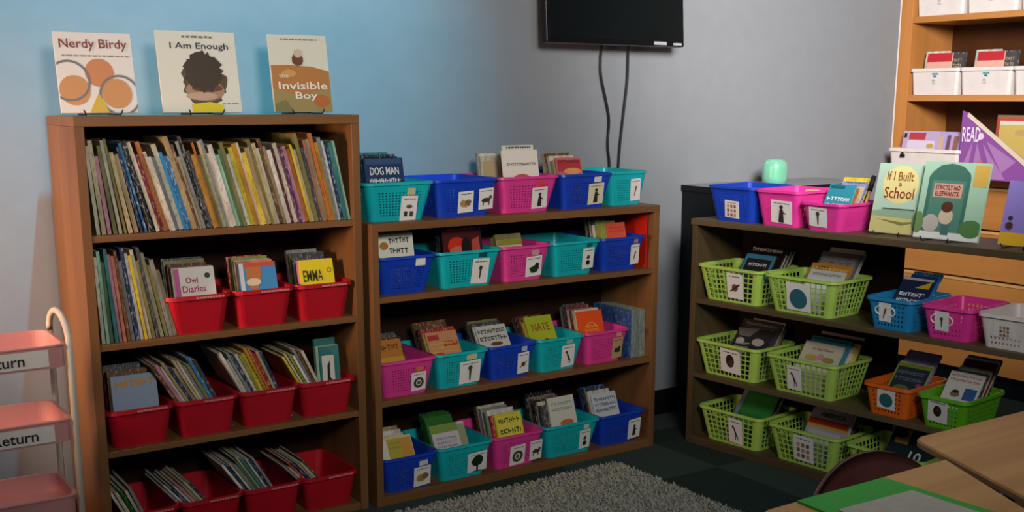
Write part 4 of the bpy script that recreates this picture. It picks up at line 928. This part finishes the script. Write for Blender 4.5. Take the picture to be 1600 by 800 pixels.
# ================================================================== CART
r = empty('utility_cart', T((.38, 2.835, 0))); tag(r, 'pink three-tier metal cart with cream tube frame at far left', 'cart')
hw, hd = .215, .1
for s in (-1, 1):
    pts = [(s * hw, -hd, .045), (s * hw, -hd, .70)]
    for k in range(13):
        a = PI * k / 12; pts.append((s * hw, -hd * math.cos(a), .70 + .062 * math.sin(a)))
    pts += [(s * hw, hd, .70), (s * hw, hd, .045)]
    q = MB(); q.tube(pts, .008, CARTW, 10); q.build('side_frame', r, smooth=True)['label'] = 'cream tube end frame'
    for y in (-hd, hd):
        q = MB(); n_ = 14; P = []
        q.tube([(s * hw - .008, y, .022), (s * hw + .008, y, .022)], .022, CABLE, 14); q.box((s * hw - .011, y - .006, .03), (s * hw + .011, y + .006, .048), STEEL); q.build('caster', r)
def tray_mesh(w, d, h):
    q = MB(); F01 = [0, .5, 1]
    rings = []
    for off, zz in ((0, 0), (0, h), (.004, h), (.004, h + .003), (-.004, h + .003), (-.0035, .004)):
        rings.append([(x, y, zz) for x, y in rrect(w + 2 * off, d + 2 * off, .03, 6, F01, F01)])
    m = len(rings[0]); P = [p for x in rings for p in x]; F = []
    for a in range(len(rings) - 1):
        for i in range(m): F.append((a * m + i, a * m + (i + 1) % m, (a + 1) * m + (i + 1) % m, (a + 1) * m + i))
    F.append(tuple(reversed(range(m)))); F.append(tuple((len(rings) - 1) * m + i for i in range(m)))
    q.poly(P, F, CARTP); return q
for i, zt in enumerate((.700, .518, .329)):
    o = tray_mesh(hw * 2 - .018, hd * 2 + .012, .052).build('tray', r, T((0, 0, zt - .055)))
    if i < 2:
        q = MB(); q.box((-.05, -hd - .0095, .006), (.165, -hd - .007, .046), PAPER); l = q.build('paper_label', o)
        text_part('Return', .1, .026, INK, l, T((.062 if i == 0 else .078, -hd - .0102, .026)), 'lettering')

# ================================================================== TABLES, CHAIR, FOLDER
def rounded(poly, rads, n=5):
    out = []; m = len(poly)
    for i in range(m):
        rad = rads[i] if isinstance(rads, (list, tuple)) else rads
        p = Vector(poly[i]); a = (Vector(poly[i - 1]) - p); c = (Vector(poly[(i + 1) % m]) - p); a.normalize(); c.normalize()
        p0, p1 = p + a * rad, p + c * rad
        for k in range(n + 1):
            t = k / n; out.append(tuple((1 - t) ** 2 * p0 + 2 * t * (1 - t) * p + t * t * p1))
    return out
def table(poly, z, lab, legs, th=.017, rads=.03):
    c = Vector((sum(p[0] for p in poly) / len(poly), sum(p[1] for p in poly) / len(poly)))
    r = empty('classroom_table', T((c.x, c.y, 0))); tag(r, lab, 'table', 'wood-topped classroom tables')
    pl = [(x - c.x, y - c.y) for x, y in poly]; o = rounded(pl, rads)
    q = MB(); q.prism(o, z - th, z, TABLEM); q.build('tabletop', r, bevel=.003)
    q = MB(); q.prism([(x * 1.004, y * 1.004) for x, y in o], z - th + .003, z - .004, TABLEE); q.build('edge_band', r)
    for x, y in legs:
        q = MB(); q.tube([(x - c.x, y - c.y, 0), (x - c.x, y - c.y, z - th)], .014, STEEL, 10); q.build('leg', r, smooth=True)
# slanted shared edge between the two tops
eA = Vector((1.888, 1.344)); dirv = Vector((-.455, -.89)); eA2 = eA + dirv * .7
table([(eA.x, eA.y), (2.75, 1.33), (2.75, .72), (eA2.x + .06, eA2.y)], .6, 'far wood-topped table at lower right, without the folder', [(2.0, 1.2), (2.6, 1.2), (1.8, .8), (2.6, .8)])
sB = eA + dirv * .135
table([(1.325, 1.226), (sB.x - .003, sB.y + .002), (sB.x - .003 + dirv.x * .5, sB.y + dirv.y * .5), (1.30, .74), (1.19, .95)], .598, 'near wood-topped table holding the green folder', [(1.42, 1.12), (1.7, 1.1), (1.45, .8), (1.52, .84)], rads=(.03, .005, .03, .03, .03))
# folder and paper
def quad_sheet(name, pts, z, t, mt, lab, cat):
    q = MB(); q.prism(pts, z, z + t, mt); return tag(q.build(name), lab, cat)

# chair with a rounded back
cx, cy = 1.688, 1.287
r = empty('classroom_chair', T((cx, cy, 0))); tag(r, 'maroon plastic chair with rounded back tucked under the near table', 'chair')
def shell(pts_fn, nu, nv, t, mt, name, parent):
    q = MB(); P = []; F = []
    for s in (0, t):
        for i in range(nu + 1):
            for j in range(nv + 1): P.append(pts_fn(i / nu, j / nv, s))
    m = (nu + 1) * (nv + 1)
    for i in range(nu):
        for j in range(nv):
            a, b_, c_, d_ = i * (nv + 1) + j, (i + 1) * (nv + 1) + j, (i + 1) * (nv + 1) + j + 1, i * (nv + 1) + j + 1
            F += [(a, b_, c_, d_), (m + a, m + d_, m + c_, m + b_)]
    def edge(ix):
        for a, b_ in zip(ix, ix[1:]): F.append((a, m + a, m + b_, b_))
    edge([i * (nv + 1) for i in range(nu + 1)][::-1]); edge([i * (nv + 1) + nv for i in range(nu + 1)])
    edge([j for j in range(nv + 1)]); edge([nu * (nv + 1) + j for j in range(nv + 1)][::-1])
    q.poly(P, F, mt); return q.build(name, parent, smooth=True)
def back_fn(u, v, s):
    x = (u - .5) * 2
    top = .613 - .085 * (1 - math.sqrt(max(0, 1 - (x * .985) ** 2))) - .012 * x * x
    zz = .43 + (top - .43) * v
    wd = .178 * (1 - .12 * (1 - v))
    return (x * wd, .02 * v - .03 * x * x + s + .0, zz)
shell(back_fn, 20, 8, .008, CHAIRM, 'backrest', r)
def seat_fn(u, v, s):
    x = (u - .5) * 2; return (x * (.16 - .02 * v), -.02 - .3 * v, .34 + .012 * x * x - .012 * math.sin(PI * v) + .0 - s)
shell(seat_fn, 12, 10, .008, CHAIRM, 'seat', r)
for s in (-1, 1):
    q = MB(); q.tube([(s * .13, .012, .52), (s * .135, .02, .38), (s * .14, .03, .33), (s * .15, .05, 0)], .009, STEEL, 8); q.build('leg', r, smooth=True)
    q = MB(); q.tube([(s * .13, -.27, .325), (s * .14, -.29, 0)], .009, STEEL, 8); q.build('leg', r, smooth=True)
q = MB(); q.tube([(-.13, -.27, .325), (.13, -.27, .325)], .008, STEEL, 8); q.tube([(-.138, .025, .325), (.138, .025, .325)], .008, STEEL, 8); q.tube([(-.13, -.27, .324), (-.138, .025, .324)], .008, STEEL, 8); q.tube([(.13, -.27, .324), (.138, .025, .324)], .008, STEEL, 8); q.build('seat_frame', r, smooth=True)

# folder and paper, lying on the near table
quad_sheet('paper_folder', [(1.411, 1.221), (1.631, 1.2165), (1.64, 1.0), (1.40, 1.0)], .5985, .004, GREENF, 'bright green card folder on the near table', 'folder')
quad_sheet('paper_sheet', [(1.430, 1.151), (1.611, 1.143), (1.613, .99), (1.42, .99)], .603, .0012, mat('grey_worksheet', 'b4b0a8', .8, .1, .06, 50), 'grey-white worksheet lying on the green folder', 'paper')

# ================================================================== LIGHT AND CAMERA
def spot(name, loc, target, energy, col, angle, blend, rad=.3):
    l = bpy.data.lights.new(name, 'SPOT'); l.energy = energy; l.color = col; l.spot_size = R(angle); l.spot_blend = blend; l.shadow_soft_size = rad
    o = bpy.data.objects.new(name, l); C.objects.link(o); o.location = loc
    o.rotation_euler = (Vector(target) - Vector(loc)).to_track_quat('-Z', 'Y').to_euler(); return o
def area(name, loc, target, energy, col, sx, sy, spread=180):
    l = bpy.data.lights.new(name, 'AREA'); l.energy = energy; l.color = col; l.shape = 'RECTANGLE'; l.size = sx; l.size_y = sy; l.spread = R(spread)
    o = bpy.data.objects.new(name, l); C.objects.link(o); o.location = loc
    o.rotation_euler = (Vector(target) - Vector(loc)).to_track_quat('-Z', 'Y').to_euler(); return o
spot('key_light', (.7, -.3, 2.2), (2.3, 3.3, 2.35), 340, (1, .97, .93), 100, 1., .35)  # added main spot out of view, aimed high so lower parts fall darker
o = spot('blue_wall_tint', (1.2, 3.06, 4.4), (1.2, 3.40, 1.55), 3500, (.15, .74, 1), 44, .8, .03)  # added unseen blue spot that tints the grey wall; no real fixture
o.scale = (1, .165, 1)
spot('warm_left', (-1.1, 2.6, 1.15), (.5, 3.25, .92), 300, (1, .6, .4), 50, 1., .2)
spot('right_wash', (2.3, 1.3, 2.0), (4.1, 3.3, 1.58), 370, (1, .94, .9), 80, 1., .3)
spot('table_fill', (1.7, .9, 2.5), (1.7, 1.1, .6), 24, (1, .9, .76), 50, 1., .2)  # added overhead fill that brightens the tables; no lamp stands there
w = bpy.data.worlds.new('World'); bpy.context.scene.world = w; w.use_nodes = True
w.node_tree.nodes['Background'].inputs['Color'].default_value = (.85, .92, 1, 1)
w.node_tree.nodes['Background'].inputs['Strength'].default_value = .07

cam = bpy.data.cameras.new('Camera'); co = bpy.data.objects.new('Camera', cam); C.objects.link(co)
F_, CY, YAW, PIT, ROLL, CZ = 1760.6, 518.4, .5966, .2028, .0015, 1.2626
cam.sensor_width = 36; cam.lens = F_ / 1600 * 36; cam.shift_y = (CY - 400) / 1600; cam.clip_start = .05
fw = Vector((math.sin(YAW) * math.cos(PIT), math.cos(YAW) * math.cos(PIT), -math.sin(PIT)))
rt = Vector((math.cos(YAW), -math.sin(YAW), 0)); up = rt.cross(fw)
rt2 = rt * math.cos(ROLL) + up * math.sin(ROLL); up2 = up * math.cos(ROLL) - rt * math.sin(ROLL)
co.matrix_world = Matrix(((rt2.x, up2.x, -fw.x, 0), (rt2.y, up2.y, -fw.y, 0), (rt2.z, up2.z, -fw.z, CZ), (0, 0, 0, 1)))
sc = bpy.context.scene; sc.camera = co
sc.view_settings.view_transform = 'Standard'; sc.view_settings.look = 'None'
